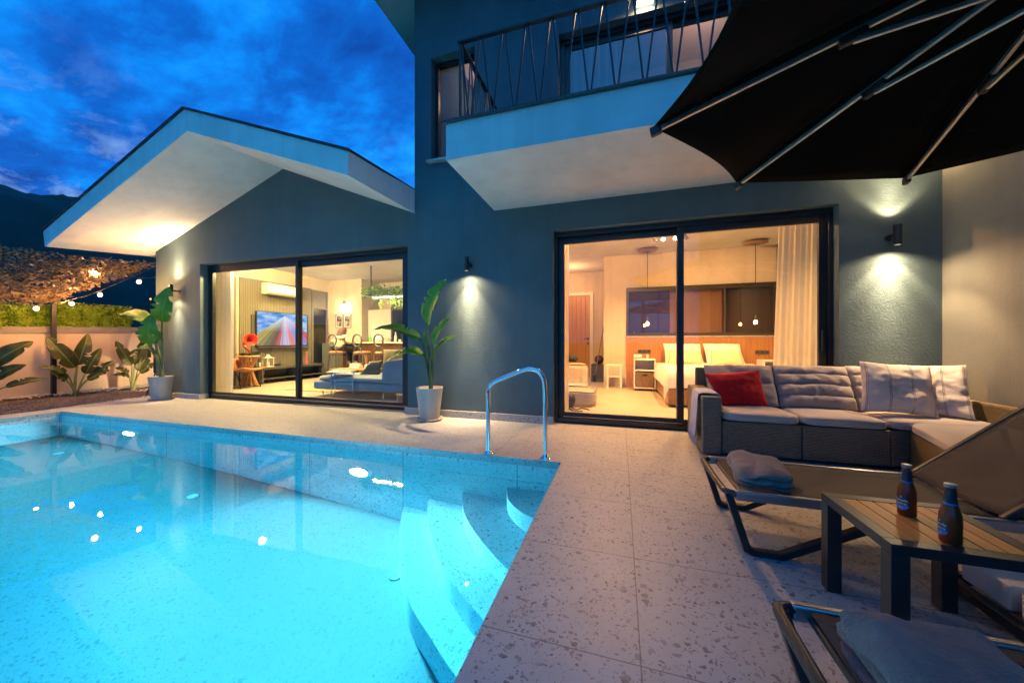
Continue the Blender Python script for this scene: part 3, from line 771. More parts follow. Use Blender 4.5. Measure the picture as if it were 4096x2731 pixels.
# ================================================================ PLANTS
def leaf(mb, b, tip, w_, seedv, droop=0.0, normal=None, fold=0.35, tears=3, mat=None):
    b, tip = Vector(b), Vector(tip); rnd = random.Random(seedv)
    d = tip - b; L = d.length; dn = d.normalized()
    nrm = Vector(normal) if normal else Vector((0.2, -1, 0.3))
    side = dn.cross(nrm).normalized(); up = side.cross(dn).normalized()
    NU, NV = 10, 26
    cuts = [rnd.uniform(.25, .85) for _ in range(tears)]; cs = [rnd.choice((-1, 1)) for _ in range(tears)]
    def fn(u, v_):
        s_ = (u - .5) * 2
        wv = w_ * (math.sin(math.pi * min(1, v_ ** 0.72 * 0.985 + .012)) ** 0.62)
        for c_, sd_ in zip(cuts, cs):
            if sd_ * s_ > 0.1:
                wv *= 1 - 0.85 * abs(s_) * math.exp(-((v_ - c_) / 0.022) ** 2)
        c = b + d * v_ - up * droop * L * (v_ ** 2) + up * 0.10 * L * math.sin(math.pi * v_)
        sag = -fold * wv * (abs(s_) ** 1.3) * .5
        wav = 0.03 * w_ * math.sin(v_ * 23 + s_ * 2 + seedv) * abs(s_)
        return c + side * (s_ * wv * .5) + up * (-sag + wav)
    mb.grid(fn, NU, NV); return mb
def strelitzia(name, base, lv, label, lmat, smat, cat='plant', group=None, r0=.014):
    t_ = thing(name, label, cat, base, group); rnd = random.Random(len(label))
    for i, L in enumerate(lv):
        b, tip, w_ = L[:3]; kw = L[3] if len(L) > 3 else {}
        kw = dict(kw); mt_ = kw.pop('mat', lmat)
        bb = Vector(base) + Vector((rnd.uniform(-.03, .03), rnd.uniform(-.03, .03), 0))
        bv = Vector(b); dirn = (Vector(tip) - bv).normalized()
        mid = bb * .45 + bv * .55; mid = mid * .75 + Vector((bb.x * .6 + bv.x * .4, bb.y, mid.z)) * .25
        pts = catmull([bb, mid, bv - dirn * .03, bv + dirn * .03], 6); n_ = len(pts)
        s_ = MB(); s_.tube(pts, [r0 * (1.25 - .8 * k_ / n_) for k_ in range(n_)], 8); s_.build('stem', smat, t_, smooth=True)
        m_ = MB(); leaf(m_, b, tip, w_, i * 3 + 1, **kw); m_.build('leaf', mt_, t_, smooth=True, solid=.0015, angle=60)
    return t_
# potted plant between the doors
strelitzia('bird_of_paradise_plant', (-2.425, 4.15, 0.40), [
    ((-2.452, 4.12, 1.28), (-2.125, 4.02, 1.845), .27, dict(normal=(-.3, -1, .2), tears=5)),
    ((-2.553, 4.10, 1.06), (-3.15, 3.95, 1.30), .21, dict(normal=(.1, -.55, 1), droop=.16, tears=2)),
    ((-2.515, 4.12, 0.86), (-3.00, 3.92, .93), .24, dict(normal=(0, -.5, 1), droop=.42, tears=6)),
    ((-2.37, 4.14, 0.97), (-2.055, 4.02, 1.355), .19, dict(normal=(-.5, -.9, .3), tears=3)),
    ((-2.355, 4.12, 0.83), (-1.985, 3.98, 1.12), .15, dict(normal=(-.4, -.7, .7), tears=2)),
    ((-2.50, 4.20, 0.97), (-2.58, 4.26, 1.22), .05, dict(normal=(0, -1, 0), tears=1))],
    'tall bird of paradise in the pot between the two sliding doors', leafB, dstemM, group='potted bird of paradise plants', r0=.017)
def pot(x, y, r1, r0_, h_, label):
    t_ = thing('plant_pot', label, 'plant pot', (x, y, 0), 'grey cylindrical plant pots on saucers')
    m_ = MB(); m_.lathe([(.001, .03), (r0_, .03), (r1, h_), (r1 - .012, h_), (r1 - .02, h_ - .035), (.001, h_ - .035)], (x, y, 0), 40); m_.build('pot', potM, t_, smooth=True)
    m_ = MB(); m_.lathe([(.001, 0.001), (r0_ + .03, 0.001), (r0_ + .045, .03), (r0_ + .035, .032), (r0_ + .02, .012), (.001, .012)], (x, y, 0), 40); m_.build('saucer', potM, t_, smooth=True)
    m_ = MB(); m_.lathe([(.001, h_ - .018), (r1 - .018, h_ - .03)], (x, y, 0), 30); m_.build('topping', soilM, t_)
pot(-2.44, 4.15, .178, .128, .435, 'grey plant pot between the two sliding doors')
pot(-7.94, 4.17, .172, .132, .42, 'grey plant pot at the left house corner')
strelitzia('bird_of_paradise_plant', (-7.92, 4.17, 0.40), [
    ((-7.82, 4.12, 1.40), (-7.55, 4.08, 2.0), .30, dict(normal=(.75, -.75, .1), tears=5)),
    ((-7.965, 4.05, 1.36), (-8.70, 3.95, 1.62), .26, dict(normal=(.5, -.5, .8), droop=.12, tears=3)),
    ((-7.93, 4.00, 1.00), (-7.80, 3.96, 1.52), .27, dict(normal=(.7, -.7, .1), tears=4)),
    ((-7.98, 4.05, .92), (-8.36, 3.95, .90), .22, dict(normal=(.4, -.4, 1), droop=.2, tears=3)),
    ((-8.0, 4.10, 1.02), (-8.30, 4.0, 1.24), .17, dict(normal=(.5, -.6, .6), tears=3)),
    ((-7.97, 4.12, 1.06), (-7.86, 4.1, 1.25), .18, dict(normal=(.7, -.7, .2), tears=2))],
    'tall bird of paradise in the pot at the left house corner', leafB, stemM, group='potted bird of paradise plants', r0=.02)
# three in the gravel bed
strelitzia('bird_of_paradise_plant', (-9.98, 3.93, 0.0), [
    ((-9.99, 3.93, .55), (-10.1, 3.62, 1.14), .26, dict(normal=(1, -.5, .3), tears=2)),
    ((-9.97, 3.96, .60), (-9.93, 4.08, 1.20), .22, dict(normal=(1, -.3, .2), tears=2)),
    ((-9.95, 4.05, .42), (-9.85, 4.22, .92), .20, dict(normal=(1, -.5, .3), tears=4)),
    ((-9.96, 3.80, .44), (-9.9, 3.52, .62), .17, dict(normal=(1, -.3, .9), droop=.25, tears=5)),
    ((-9.95, 3.80, .32), (-9.88, 3.60, .50), .16, dict(normal=(1, -.4, .7), droop=.1, tears=5)),
    ((-9.93, 4.12, .35), (-9.82, 4.42, .66), .17, dict(normal=(1, -.2, .8), tears=6)),
    ((-9.9, 4.06, .30), (-9.8, 4.32, .48), .15, dict(normal=(1, -.4, .6), tears=6))],
    'garden bird of paradise in the gravel just right of the black pole', leafO, stemM, group='bird of paradise plants in the gravel bed')
strelitzia('bird_of_paradise_plant', (-9.95, 4.74, 0.0), [
    ((-9.96, 4.72, .55), (-10.0, 4.50, 1.06), .20, dict(normal=(1, -.5, .2), tears=3)),
    ((-9.95, 4.78, .55), (-9.88, 4.98, 1.20), .22, dict(normal=(1, -.4, .2), tears=3)),
    ((-9.93, 4.82, .42), (-9.86, 4.98, .86), .20, dict(normal=(1, -.4, .2), tears=3)),
    ((-9.94, 4.66, .36), (-9.88, 4.48, .52), .14, dict(normal=(1, -.4, .8), droop=.2, tears=6)),
    ((-9.94, 4.68, .30), (-9.88, 4.46, .40), .12, dict(normal=(1, -.4, .8), droop=.3, tears=6)),
    ((-9.9, 4.84, .36), (-9.84, 5.10, .58), .15, dict(normal=(1, -.4, .8), tears=6))],
    'garden bird of paradise in the gravel nearest the house corner', leafO, stemM, group='bird of paradise plants in the gravel bed')
strelitzia('bird_of_paradise_plant', (-9.75, 2.70, 0.0), [
    ((-9.70, 2.86, .62), (-9.62, 3.30, 1.05), .26, dict(normal=(1, -.6, .4), tears=2)),
    ((-9.68, 2.90, .42), (-9.6, 3.22, .66), .20, dict(normal=(1, -.4, .8), tears=1)),
    ((-9.62, 3.02, .30), (-9.55, 3.44, .42), .14, dict(normal=(1, -.2, 1), droop=.1, tears=2)),
    ((-9.72, 2.72, .48), (-9.70, 2.72, 1.02), .28, dict(normal=(1, -.4, .2), tears=2)),
    ((-9.72, 2.60, .45), (-9.65, 2.40, .95), .24, dict(normal=(1, -.5, .3), tears=2)),
    ((-9.70, 2.80, .30), (-9.64, 2.86, .62), .20, dict(normal=(1, -.4, .4), tears=3))],
    'garden bird of paradise cut by the left edge of the picture', leafO, stemM, group='bird of paradise plants in the gravel bed')

# ================================================================ SHADE NET, POLE, STRING LIGHTS
pole = MB(); pole.box(-10.20, -10.14, 3.70, 3.76, 0.0, 1.79)
tag(pole.build('pole', alu, loc=(-10.17, 3.73, 0), bevel=.004), 'black square steel pole standing in the gravel bed before the cream wall', 'pole')
NA = Vector((-8.54, 4.42, 2.55)); NPOLE = Vector((-10.17, 3.73, 1.80)); NC = Vector((-9.2, 1.2, 2.50)); ND = Vector((-10.3, 0.6, 1.72))
nm = MB(); rnd = random.Random(11)
def net_p(u, v_):
    a = NA * (1 - u) + NC * u; b = NPOLE * (1 - u) + ND * u
    p = a * (1 - v_) + b * v_
    sag = 0.16 * 4 * v_ * (1 - v_) * (0.25 + u) + 0.06 * math.sin(u * math.pi)
    inw = 0.22 * math.sin(v_ * math.pi) * max(0, 1 - u * 6)
    p.z -= sag; p += Vector((-.55, -.5, 0)) * inw
    return p + Vector((0, 0, 0.05 * fbm((p.x * 3, p.y * 3, 1))))
for i in range(9500):
    c = net_p(rnd.random(), rnd.random()) + Vector((0, 0, rnd.uniform(-.05, .03)))
    a = rnd.uniform(0, 6.283); d = Vector((math.cos(a), math.sin(a), rnd.gauss(0, .55))).normalized(); sd = d.cross(Vector((rnd.gauss(0, .5), rnd.gauss(0, .5), 1))).normalized()
    L = rnd.uniform(.03, .075); W_ = L * rnd.uniform(.3, .6); up = d.cross(sd) * L * .35
    nm.add([c, c + d * L * .35 + sd * W_ + up, c + d * L * .4 - sd * W_ + up * .5, c + d * L + sd * W_ * .3, c + d * L * .9 - sd * W_ * .7], [(0, 1, 2), (1, 3, 4, 2)])
nt = tag(nm.build('shade_net', netM, loc=tuple(NA)), 'brown camouflage shade net stretched over the planting bed from house corner to pole', 'shade net')
cd = MB()
cd.tube([net_p(k_ / 20, 0) + Vector((0, 0, .01)) for k_ in range(21)], .006, 6); cd.tube([net_p(0, k_ / 20) + Vector((0, 0, .01)) for k_ in range(21)], .005, 6); cd.tube([net_p(k_ / 20, 1) for k_ in range(21)], .005, 6)
nt['_o'] = tuple(NA); cd.build('edge_cord', blackM, nt)
bulbs = [(-9.55, 3.31, 1.615, 'string light bulb leftmost, in front of the bright hedge panel'), (-9.60, 3.736, 1.745, 'string light bulb just right of the black pole top'), (-9.05, 3.867, 1.90, 'string light bulb at the lower middle of the net edge'), (-8.95, 3.753, 2.262, 'string light bulb highest up against the shade net'), (-8.22, 4.0, 2.117, 'string light bulb nearest the house corner')]
wire = []
for bx, by, bz, lab in bulbs:
    t_ = thing('string_light_bulb', lab, 'light bulb', (bx, by, bz), 'bulbs of the string lights')
    m_ = MB(); m_.ball((bx, by, bz), .026, 14, sz=1.15); m_.build('bulb', bulbE, t_, smooth=True)
    m_ = MB(); m_.tube([(bx, by, bz + .024), (bx, by, bz + .075)], [.017, .013], 10); m_.build('socket', blackM, t_, smooth=True)
    wire.append((bx, by, bz + .075))
wm_ = MB()
wm_.tube(catmull([(-10.1, 2.2, 1.85), wire[0], wire[1], wire[2], (-8.56, 4.42, 2.5)], 8), .004, 6)
wm_.tube(catmull([(-9.9, 2.6, 2.5), wire[3], wire[4], (-8.54, 4.43, 2.3)], 8), .004, 6)
tag(wm_.build('light_cable', blackM, loc=wire[2]), 'thin black cable of the string lights under the shade net', 'cable')
# small garden floodlight lighting the wall from behind the pot, and folded black rack
t_ = thing('garden_spotlight', 'small black garden spotlight on the gravel lighting the cream wall', 'spotlight', (-9.1, 5.0, 0))
m_ = MB(); m_.tube([(-9.1, 5.0, 0), (-9.1, 5.0, .10)], .012, 8); m_.bar((-9.07, 5.0, .11), (-9.17, 5.02, .15), .08, .06); m_.build('lamp_body', alu, t_)
light('SPOT', 'lamp_light', (-9.2, 5.03, .16), 75, (1.0, .68, .34), t_, dir=(-1, .12, -.02), spot_size=R(120), spot_blend=.8, shadow_soft_size=.03)
t_ = thing('folded_grill', 'folded black grill stand leaning behind the left plant pot', 'grill', (-8.75, 4.45, 0))
m_ = MB()
m_.bar((-8.78, 4.38, 0), (-8.66, 4.52, .62), .03, .02); m_.bar((-8.66, 4.40, 0), (-8.70, 4.56, .62), .03, .02); m_.build('leg', alu, t_)
m_ = MB(); m_.obox((-8.70, 4.56, .60), (.09, .22, .34), R(20)); m_.build('body', blackM, t_, bevel=.02)
m_ = MB(); m_.tube([(-8.66, 4.5, .66), (-8.62, 4.47, .66)], .02, 8); m_.build('knob', blackM, t_)

# ================================================================ PILLOWS AND SOFA
def pillow(c00, c10, c11, c01, th, name, mat, parent=None, n_=20, puff=.5, wr=.012, seedv=0, tuft=0, loc=None, pinch=.07, round_=0):
    c00, c10, c11, c01 = map(Vector, (c00, c10, c11, c01))
    nrm = (c10 - c00).cross(c01 - c00).normalized(); cen = (c00 + c10 + c11 + c01) / 4
    mb = MB()
    def side_(sg):
        def fn(u, v_):
            uu = u + pinch * math.sin(math.pi * u * 1) * 0
            p = (c00 * (1 - u) + c10 * u) * (1 - v_) + (c01 * (1 - u) + c11 * u) * v_
            a, b = abs(2 * u - 1), abs(2 * v_ - 1)
            # edges bow inwards between the corners
            inw = pinch * ((1 - a * a) * (b ** 6) * 1.0)
            inh = pinch * ((1 - b * b) * (a ** 6) * 1.0)
            p = p + (cen - p) * 0 + ((c01 - c00) * (-1 if v_ > .5 else 1)) * inw * .5 + ((c10 - c00) * (-1 if u > .5 else 1)) * inh * .5
            h_ = max(0.0, (1 - a ** 2.4) * (1 - b ** 2.4)) ** puff
            q_ = p + Vector((seedv * 3.1, seedv, 0))
            wv = wr * (fbm(q_, 7) + .6 * fbm(q_, 16)) * (h_ ** .5)
            if tuft:
                ry = abs(math.sin(math.pi * v_ * tuft)) ** .45; rx = abs(math.sin(math.pi * (u + .08 * math.sin(v_ * 9)) * (tuft * 1.0))) ** .35
                h_ *= (.55 + .45 * ry) * (.80 + .20 * rx)
            return p + nrm * sg * (th * .5 * h_ + wv * (1 if h_ > .02 else 0))
        return fn
    f1, f2 = side_(1), side_(-1)
    mb.grid(f1, n_, n_); mb.grid(lambda u, v_: f2(1 - u, v_), n_, n_)
    return mb.build(name, mat, parent, smooth=True, merge=False, loc=loc, angle=80)
def cushion(x0_, x1_, y0_, y1_, z0_, z1_, name, mat, parent, seedv=0):
    mb = MB(); mb.box(x0_, x1_, y0_, y1_, z0_, z1_)
    bm = bmesh.new(); me = bpy.data.meshes.new(name)
    org = Vector(parent['_o'])
    bmesh.ops.create_cube(bm, size=1)
    bmesh.ops.subdivide_edges(bm, edges=bm.edges, cuts=11, use_grid_fill=True)
    sx, sy, sz = x1_ - x0_, y1_ - y0_, z1_ - z0_
    for v_ in bm.verts:
        a, b, c = v_.co.x * 2, v_.co.y * 2, v_.co.z * 2
        k_ = 6.0
        n_ = (abs(a) ** k_ + abs(b) ** k_) ** (1 / k_); n_ = max(n_, 1e-6); mx = max(abs(a), abs(b))
        f_ = mx / n_ if n_ > 0 else 1
        edge = max(abs(a), abs(b)) ** 8
        zz = c * (1 - .35 * edge)
        p = Vector((x0_ + sx / 2 + a * f_ * sx / 2 * (1 - .012 * abs(c) * edge), y0_ + sy / 2 + b * f_ * sy / 2 * (1 - .012 * abs(c)), z0_ + sz / 2 + zz * sz / 2 + .010 * (1 - a * a) * (1 - b * b) * (c > 0)))
        p += Vector((0, 0, .005 * fbm((p.x * 4 + seedv, p.y * 4, p.z * 4))))
        v_.co = p - org
    bm.to_mesh(me); bm.free(); me.materials.append(mat)
    for pl in me.polygons: pl.use_smooth = True
    o = bpy.data.objects.new(name, me); COL.objects.link(o); o.parent = parent; o['_o'] = tuple(org)
    return o
sofa = thing('corner_sofa', 'brown wicker corner sofa with greige cushions against the house wall', 'sofa', (1.8, 3.9, 0))
def wbox(name, b, mat=wickM, bev=.012):
    m_ = MB(); m_.box(*b); return m_.build(name, mat, sofa, bevel=bev)
m_ = MB(); m_.poly_prism([(.722, 3.60, .015), (.722, 4.33, .015), (.722, 4.33, .575), (.722, 3.60, .545)], (.165, 0, 0)); m_.build('arm', wickT if False else wickM, sofa, bevel=.018, seg=3)
wbox('seat_base', (.893, 1.500, 3.615, 4.28, .03, .325)); wbox('seat_base', (1.506, 2.105, 3.615, 4.28, .03, .325)); wbox('seat_base', (2.111, 2.235, 3.63, 4.28, .03, .325))
wbox('seat_base', (2.24, 2.93, 3.63, 4.28, .03, .325), wickT)
wbox('backrest', (.80, 2.84, 4.285, 4.345, .03, .765), wickT)
m_ = MB(); m_.poly_prism([(2.225, 3.625, .03), (1.995, 2.86, .03), (2.60, 2.70, .03), (2.84, 3.625, .03)], (0, 0, .295)); m_.build('chaise_base', wickT, sofa, bevel=.012)
m_ = MB(); m_.poly_prism([(2.85, 2.9, .03), (2.932, 2.9, .03), (2.932, 4.28, .03), (2.85, 4.28, .03)], (0, 0, .515)); m_.build('arm', wickT, sofa, bevel=.018, seg=3)
cushion(.893, 1.495, 3.575, 4.12, .326, .412, 'seat_cushion', seatM, sofa, 1)
cushion(1.497, 2.10, 3.575, 4.12, .326, .412, 'seat_cushion', seatM, sofa, 2)
cushion(2.102, 2.84, 3.60, 4.12, .326, .412, 'seat_cushion', seatM, sofa, 3)
m_ = MB()
def chz(u, v_):
    a = Vector((2.215, 3.60, .41)) * (1 - u) + Vector((2.80, 3.60, .41)) * u; b = Vector((1.965, 2.82, .41)) * (1 - u) + Vector((2.58, 2.66, .41)) * u
    p = a * (1 - v_) + b * v_; e = max(abs(2 * u - 1), abs(2 * v_ - 1)) ** 10
    return p + Vector((0, 0, .012 * (1 - e) - .028 * e))
m_.grid(chz, 24, 24)
m_.build('chaise_cushion', seatM, sofa, smooth=True, solid=0)
m_ = MB(); m_.poly_prism([(2.215, 3.598, .327), (1.967, 2.822, .327), (2.578, 2.664, .327), (2.798, 3.598, .327)], (0, 0, .056)); m_.build('chaise_cushion', seatM, sofa, bevel=.02, seg=3)
pillow((.872, 4.02, .415), (1.488, 4.02, .415), (1.505, 4.27, .80), (.872, 4.27, .795), .17, 'back_cushion', cushM, sofa, 30, .35, .02, 1, tuft=2, pinch=.02)
pillow((1.492, 4.02, .415), (2.10, 4.02, .415), (2.125, 4.27, .80), (1.50, 4.27, .80), .17, 'back_cushion', cushM, sofa, 48, .35, .014, 2, tuft=4, pinch=.02)
pillow((2.115, 4.04, .415), (2.75, 4.04, .415), (2.75, 4.27, .81), (2.12, 4.27, .81), .17, 'back_cushion', cushM, sofa, 36, .35, .016, 3, tuft=4, pinch=.02)
tag(pillow((.97, 3.93, .41), (1.362, 3.93, .425), (1.325, 4.06, .765), (.832, 4.06, .715), .13, 'throw_pillow', redM, None, 32, .55, .016, 4, loc=(1.12, 4.0, .42), pinch=.05), 'red linen pillow leaning on the left back cushion of the sofa', 'pillow', 'throw pillows on the sofa')
tag(pillow((2.01, 3.82, .445), (2.50, 3.77, .425), (2.575, 3.97, .835), (2.08, 3.97, .872), .15, 'throw_pillow', strM, None, 32, .55, .018, 5, loc=(2.3, 3.9, .42), pinch=.05), 'large striped cream pillow in front on the sofa', 'pillow', 'throw pillows on the sofa')
tag(pillow((2.38, 4.00, .43), (2.70, 3.74, .43), (2.84, 4.02, .848), (2.44, 4.14, .835), .13, 'throw_pillow', strM, None, 32, .55, .018, 6, loc=(2.6, 3.9, .42), pinch=.05), 'striped cream pillow at the right, half behind the larger striped one', 'pillow', 'throw pillows on the sofa')
# throw blanket over the left arm
tb = MB(); prof = [(.905, .42), (.893, .50), (.880, .556), (.82, .567), (.735, .566), (.708, .548), (.700, .45), (.695, .33), (.690, .20), (.688, .155)]
PP = catmull([(a, 0, b) for a, b in prof], 5)
def tf(u, v_):
    i = v_ * (len(PP) - 1); k_ = min(int(i), len(PP) - 2); p = PP[k_] * (1 - (i - k_)) + PP[k_ + 1] * (i - k_)
    hang = max(0, v_ - .5) * 2
    y = 3.66 + .27 * u * (1 - .12 * hang) + .008 * math.sin(v_ * 14)
    return (p.x - hang * .010 * (1 + math.sin(u * 19 + v_ * 2)), y + (.03 * hang * (u - .5)), p.z + .008 * math.sin(u * 21) * hang + .012 * (u) * (1 - hang))
tb.grid(tf, 36, 50)
th = tag(tb.build('throw_blanket', throwM, loc=(.71, 3.8, .5), smooth=True, solid=.006), 'pale lilac wool throw with fringe hanging over the left sofa arm', 'blanket')
fr = MB(); rnd = random.Random(3)
for i in range(46):
    p = Vector(tf(i / 45, 1.0)); q_ = p + Vector((rnd.uniform(-.006, .004), rnd.uniform(-.012, .012), -rnd.uniform(.06, .09)))
    fr.tube([p + Vector((0, 0, .004)), (p + q_) / 2 + Vector((rnd.uniform(-.004, .004), rnd.uniform(-.004, .004), 0)), q_], [.0026, .0024, .0018], 5)
fr.build('fringe', throwM, th)

# ================================================================ LOUNGERS, TOWELS
def make_lounger(ox, oy, label):
    t_ = thing('sun_lounger', label, 'sun lounger', (ox, oy, 0), 'grey framed sling sun loungers')
    xa, xb, yn, yf_ = ox, ox + 2.02, oy, oy + .57; zr = .288
    hx = ox + 1.02
    m_ = MB()
    for y in (yn + .015, yf_ - .015): m_.bar((xa + .04, y, zr), (xb, y, zr), .028, .046)
    m_.build('side_rail', silverM, t_, bevel=.008, seg=3)
    m_ = MB(); m_.tube(catmull([(xa + .05, yn + .012, zr + .005), (xa + .012, yn + .03, zr + .008), (xa, yn + .10, zr + .008), (xa, yf_ - .10, zr + .008), (xa + .012, yf_ - .03, zr + .008), (xa + .05, yf_ - .012, zr + .005)], 6), .016, 10); m_.tube([(xa + .085, yn + .02, zr - .01), (xa + .085, yf_ - .02, zr - .01)], .010, 8)
    m_.build('end_rail', alu, t_, smooth=True)
    for y in (yn + .005, yf_ - .045):
        L = [(xa + .012, zr + .01), (xa + .095, .028), (xa + .125, .012), (xa + .235, .012), (xa + .27, .03), (xa + .68, zr - .03)]
        m_ = MB(); m_.v = []
        m_ = MB(); pts = [(a, y + .02, b) for a, b in L]
        for i in range(len(pts) - 1):
            m_.bar(pts[i], Vector(pts[i + 1]) + (Vector(pts[i + 1]) - Vector(pts[i])).normalized() * .012, .038, .034)
        m_.build('leg', alu, t_, bevel=.004)
    for y in (yn + .005, yf_ - .045):
        L = [(xb - .03, zr), (xb - .12, .012), (xb - .26, .012), (xb - .55, zr - .03)]
        m_ = MB(); pts = [(a, y + .02, b) for a, b in L]
        for i in range(3): m_.bar(pts[i], pts[i + 1], .038, .034)
        m_.build('leg', alu, t_, bevel=.004)
    m_ = MB(); m_.grid(lambda u, v_: (xa + .08 + (hx - xa - .08) * u, yn + .03 + (yf_ - yn - .06) * v_, zr + .016 - .022 * math.sin(math.pi * v_) * math.sin(math.pi * min(1, .1 + u))), 16, 10)
    m_.build('seat_sling', slingM, t_, smooth=True, solid=.002)
    a = R(40.5); L = .78; zt_ = zr + .012
    m_ = MB()
    for y in (yn + .035, yf_ - .035): m_.bar((hx + .01, y, zt_), (hx + .01 + L * math.cos(a), y, zt_ + L * math.sin(a)), .022, .030)
    m_.bar((hx + .01 + L * math.cos(a), yn + .03, zt_ + L * math.sin(a)), (hx + .01 + L * math.cos(a), yf_ - .03, zt_ + L * math.sin(a)), .022, .03)
    m_.build('backrest_frame', alu, t_, bevel=.005)
    m_ = MB(); m_.grid(lambda u, v_: (hx + .012 + (L - .02) * math.cos(a) * u, yn + .02 + (yf_ - yn - .04) * v_, zt_ + .018 + (L - .02) * math.sin(a) * u - .03 * math.sin(math.pi * v_) * math.sin(math.pi * min(1, .1 + u * .9))), 16, 10)
    m_.build('backrest_sling', slingM, t_, smooth=True, solid=.002)
    m_ = MB(); m_.bar((hx + .38, yn + .05, zt_ + .30), (hx + .46, yn + .05, zr), .018, .018); m_.bar((hx + .38, yf_ - .05, zt_ + .30), (hx + .46, yf_ - .05, zr), .018, .018); m_.build('backrest_strut', gunM, t_)
    return t_
make_lounger(.505, 1.975, 'sun lounger in front of the sofa, raised back, folded towel at its foot end')
make_lounger(.422, .628, 'sun lounger nearest the camera at the bottom right corner, folded towel on it')
def towel(c, sx, sy, h_, rot, name_label, seedv):
    mb = MB(); n_ = 44; M_ = Matrix.Rotation(rot, 3, 'Z'); c = Vector(c)
    lay = 3
    def sup(u, v_, lz0, lz1, ex):
        a, b = 2 * u - 1, 2 * v_ - 1
    for li in range(lay):
        zc_ = h_ * (li + .5) / lay; hh = h_ / lay * .56
        ins = .012 * abs(li - 1) + .004
        N1, N2 = 64, 14; vs = []; fs = []
        ex = sx / 2 - ins - rnd_t[li] * .012; ey = sy / 2 - ins
        # rings of a flattened superellipse
        for j in range(N2 + 1):
            ph = -math.pi / 2 + math.pi * j / N2
            for i in range(N1):
                t = 2 * math.pi * i / N1; ct, st_ = math.cos(t), math.sin(t)
                cr = max(math.cos(ph), 0.0) ** .28
                sq = 1 / max((abs(ct) ** 7 + abs(st_) ** 7) ** (1 / 7), .01)
                x = ex * ct * sq * cr; y = ey * st_ * sq * cr
                z = zc_ + hh * math.copysign(abs(math.sin(ph)) ** .8, math.sin(ph))
                e = max(abs(x / ex), abs(y / ey))
                z += .016 * fbm((x * 7 + seedv, y * 7, li * 2)) + (.014 * (1 - e * e) if li == lay - 1 else 0) + .006 * noise.noise((x * 22 + y * 14 + seedv, y * 5 - x * 3, li)) + .003 * fbm((x * 40, y * 40 + seedv, li)); x += .010 * noise.noise((x * 6 + seedv, y * 6, z * 12 + li)); y += .012 * noise.noise((x * 6 + 5, y * 6 + seedv, z * 12 + li))
                z -= .016 * (e ** 5) * (li / lay)
                vs.append(c + M_ @ Vector((x, y, max(z, .001))))
        for j in range(N2):
            for i in range(N1): fs.append((j * N1 + i, j * N1 + (i + 1) % N1, (j + 1) * N1 + (i + 1) % N1, (j + 1) * N1 + i))
        fs.append(tuple(reversed(range(N1)))); fs.append(tuple(range(N2 * N1, (N2 + 1) * N1)))
        mb.add(vs, fs)
    o = mb.build('folded_towel', towelM, loc=tuple(c), smooth=True, angle=80)
    return tag(o, name_label, 'towel', 'folded grey towels on the loungers')
rnd_t = [0.3, 1.0, 0.1]
towel((.735, 2.27, .293), .29, .44, .085, R(-8), 'folded grey towel on the lounger in front of the sofa', 1)
towel((.665, .905, .293), .33, .42, .095, R(4), 'folded grey towel on the nearest lounger at the bottom edge', 5)

# ================================================================ SIDE TABLE AND BOTTLES
tt = thing('side_table', 'small square side table with teak slats between the two loungers', 'table', (1.04, 1.64, 0))
tx0, tx1, ty0, ty1, tz = .832, 1.245, 1.432, 1.842, .400
m_ = MB(); fwid = .05
for b in ((tx0, tx1, ty0, ty0 + .045), (tx0, tx1, ty1 - .045, ty1), (tx0, tx0 + .045, ty0 + .045, ty1 - .045), (tx1 - .045, tx1, ty0 + .045, ty1 - .045)):
    m_.box(b[0], b[1], b[2], b[3], tz - .034, tz)
m_.build('table_frame', alu, tt, bevel=.002)
for x in (tx0, tx1 - .05):
    for y in (ty0, ty1 - .05):
        m_ = MB(); m_.box(x + .0003, x + .0497, y + .0003, y + .0497, 0, tz - .0345); m_.build('leg', alu, tt, bevel=.002)
nsl = 6; wsl = (tx1 - tx0 - .09) / nsl
for i in range(nsl):
    m_ = MB(); m_.box(tx0 + .045 + i * wsl + .0022, tx0 + .045 + (i + 1) * wsl - .0022, ty0 + .048, ty1 - .048, tz - .018, tz - .001); m_.build('slat', teakM, tt, bevel=.0015)
bottleM, t = newmat('amber_glass')
p = t.n('ShaderNodeBsdfPrincipled', ins={'Base Color': (0.20, 0.032, 0.008, 1), 'Roughness': 0.12, 'Specular IOR Level': 0.4, 'Transmission Weight': 0.15})
out(t, p.outputs[0])
navy = simple('label_navy', (0.010, 0.014, 0.030), 0.5); blueL = simple('label_blue', (0.03, 0.13, 0.42), 0.45); whiteT = simple('label_white', (0.62, 0.64, 0.68), 0.5)
capM = simple('bottle_cap', (0.30, 0.28, 0.28), 0.35, 0.6)
def wrap(c, ang, r, s_, z): a = ang + s_ / r; return Vector((c[0] + r * math.cos(a), c[1] + r * math.sin(a), z))
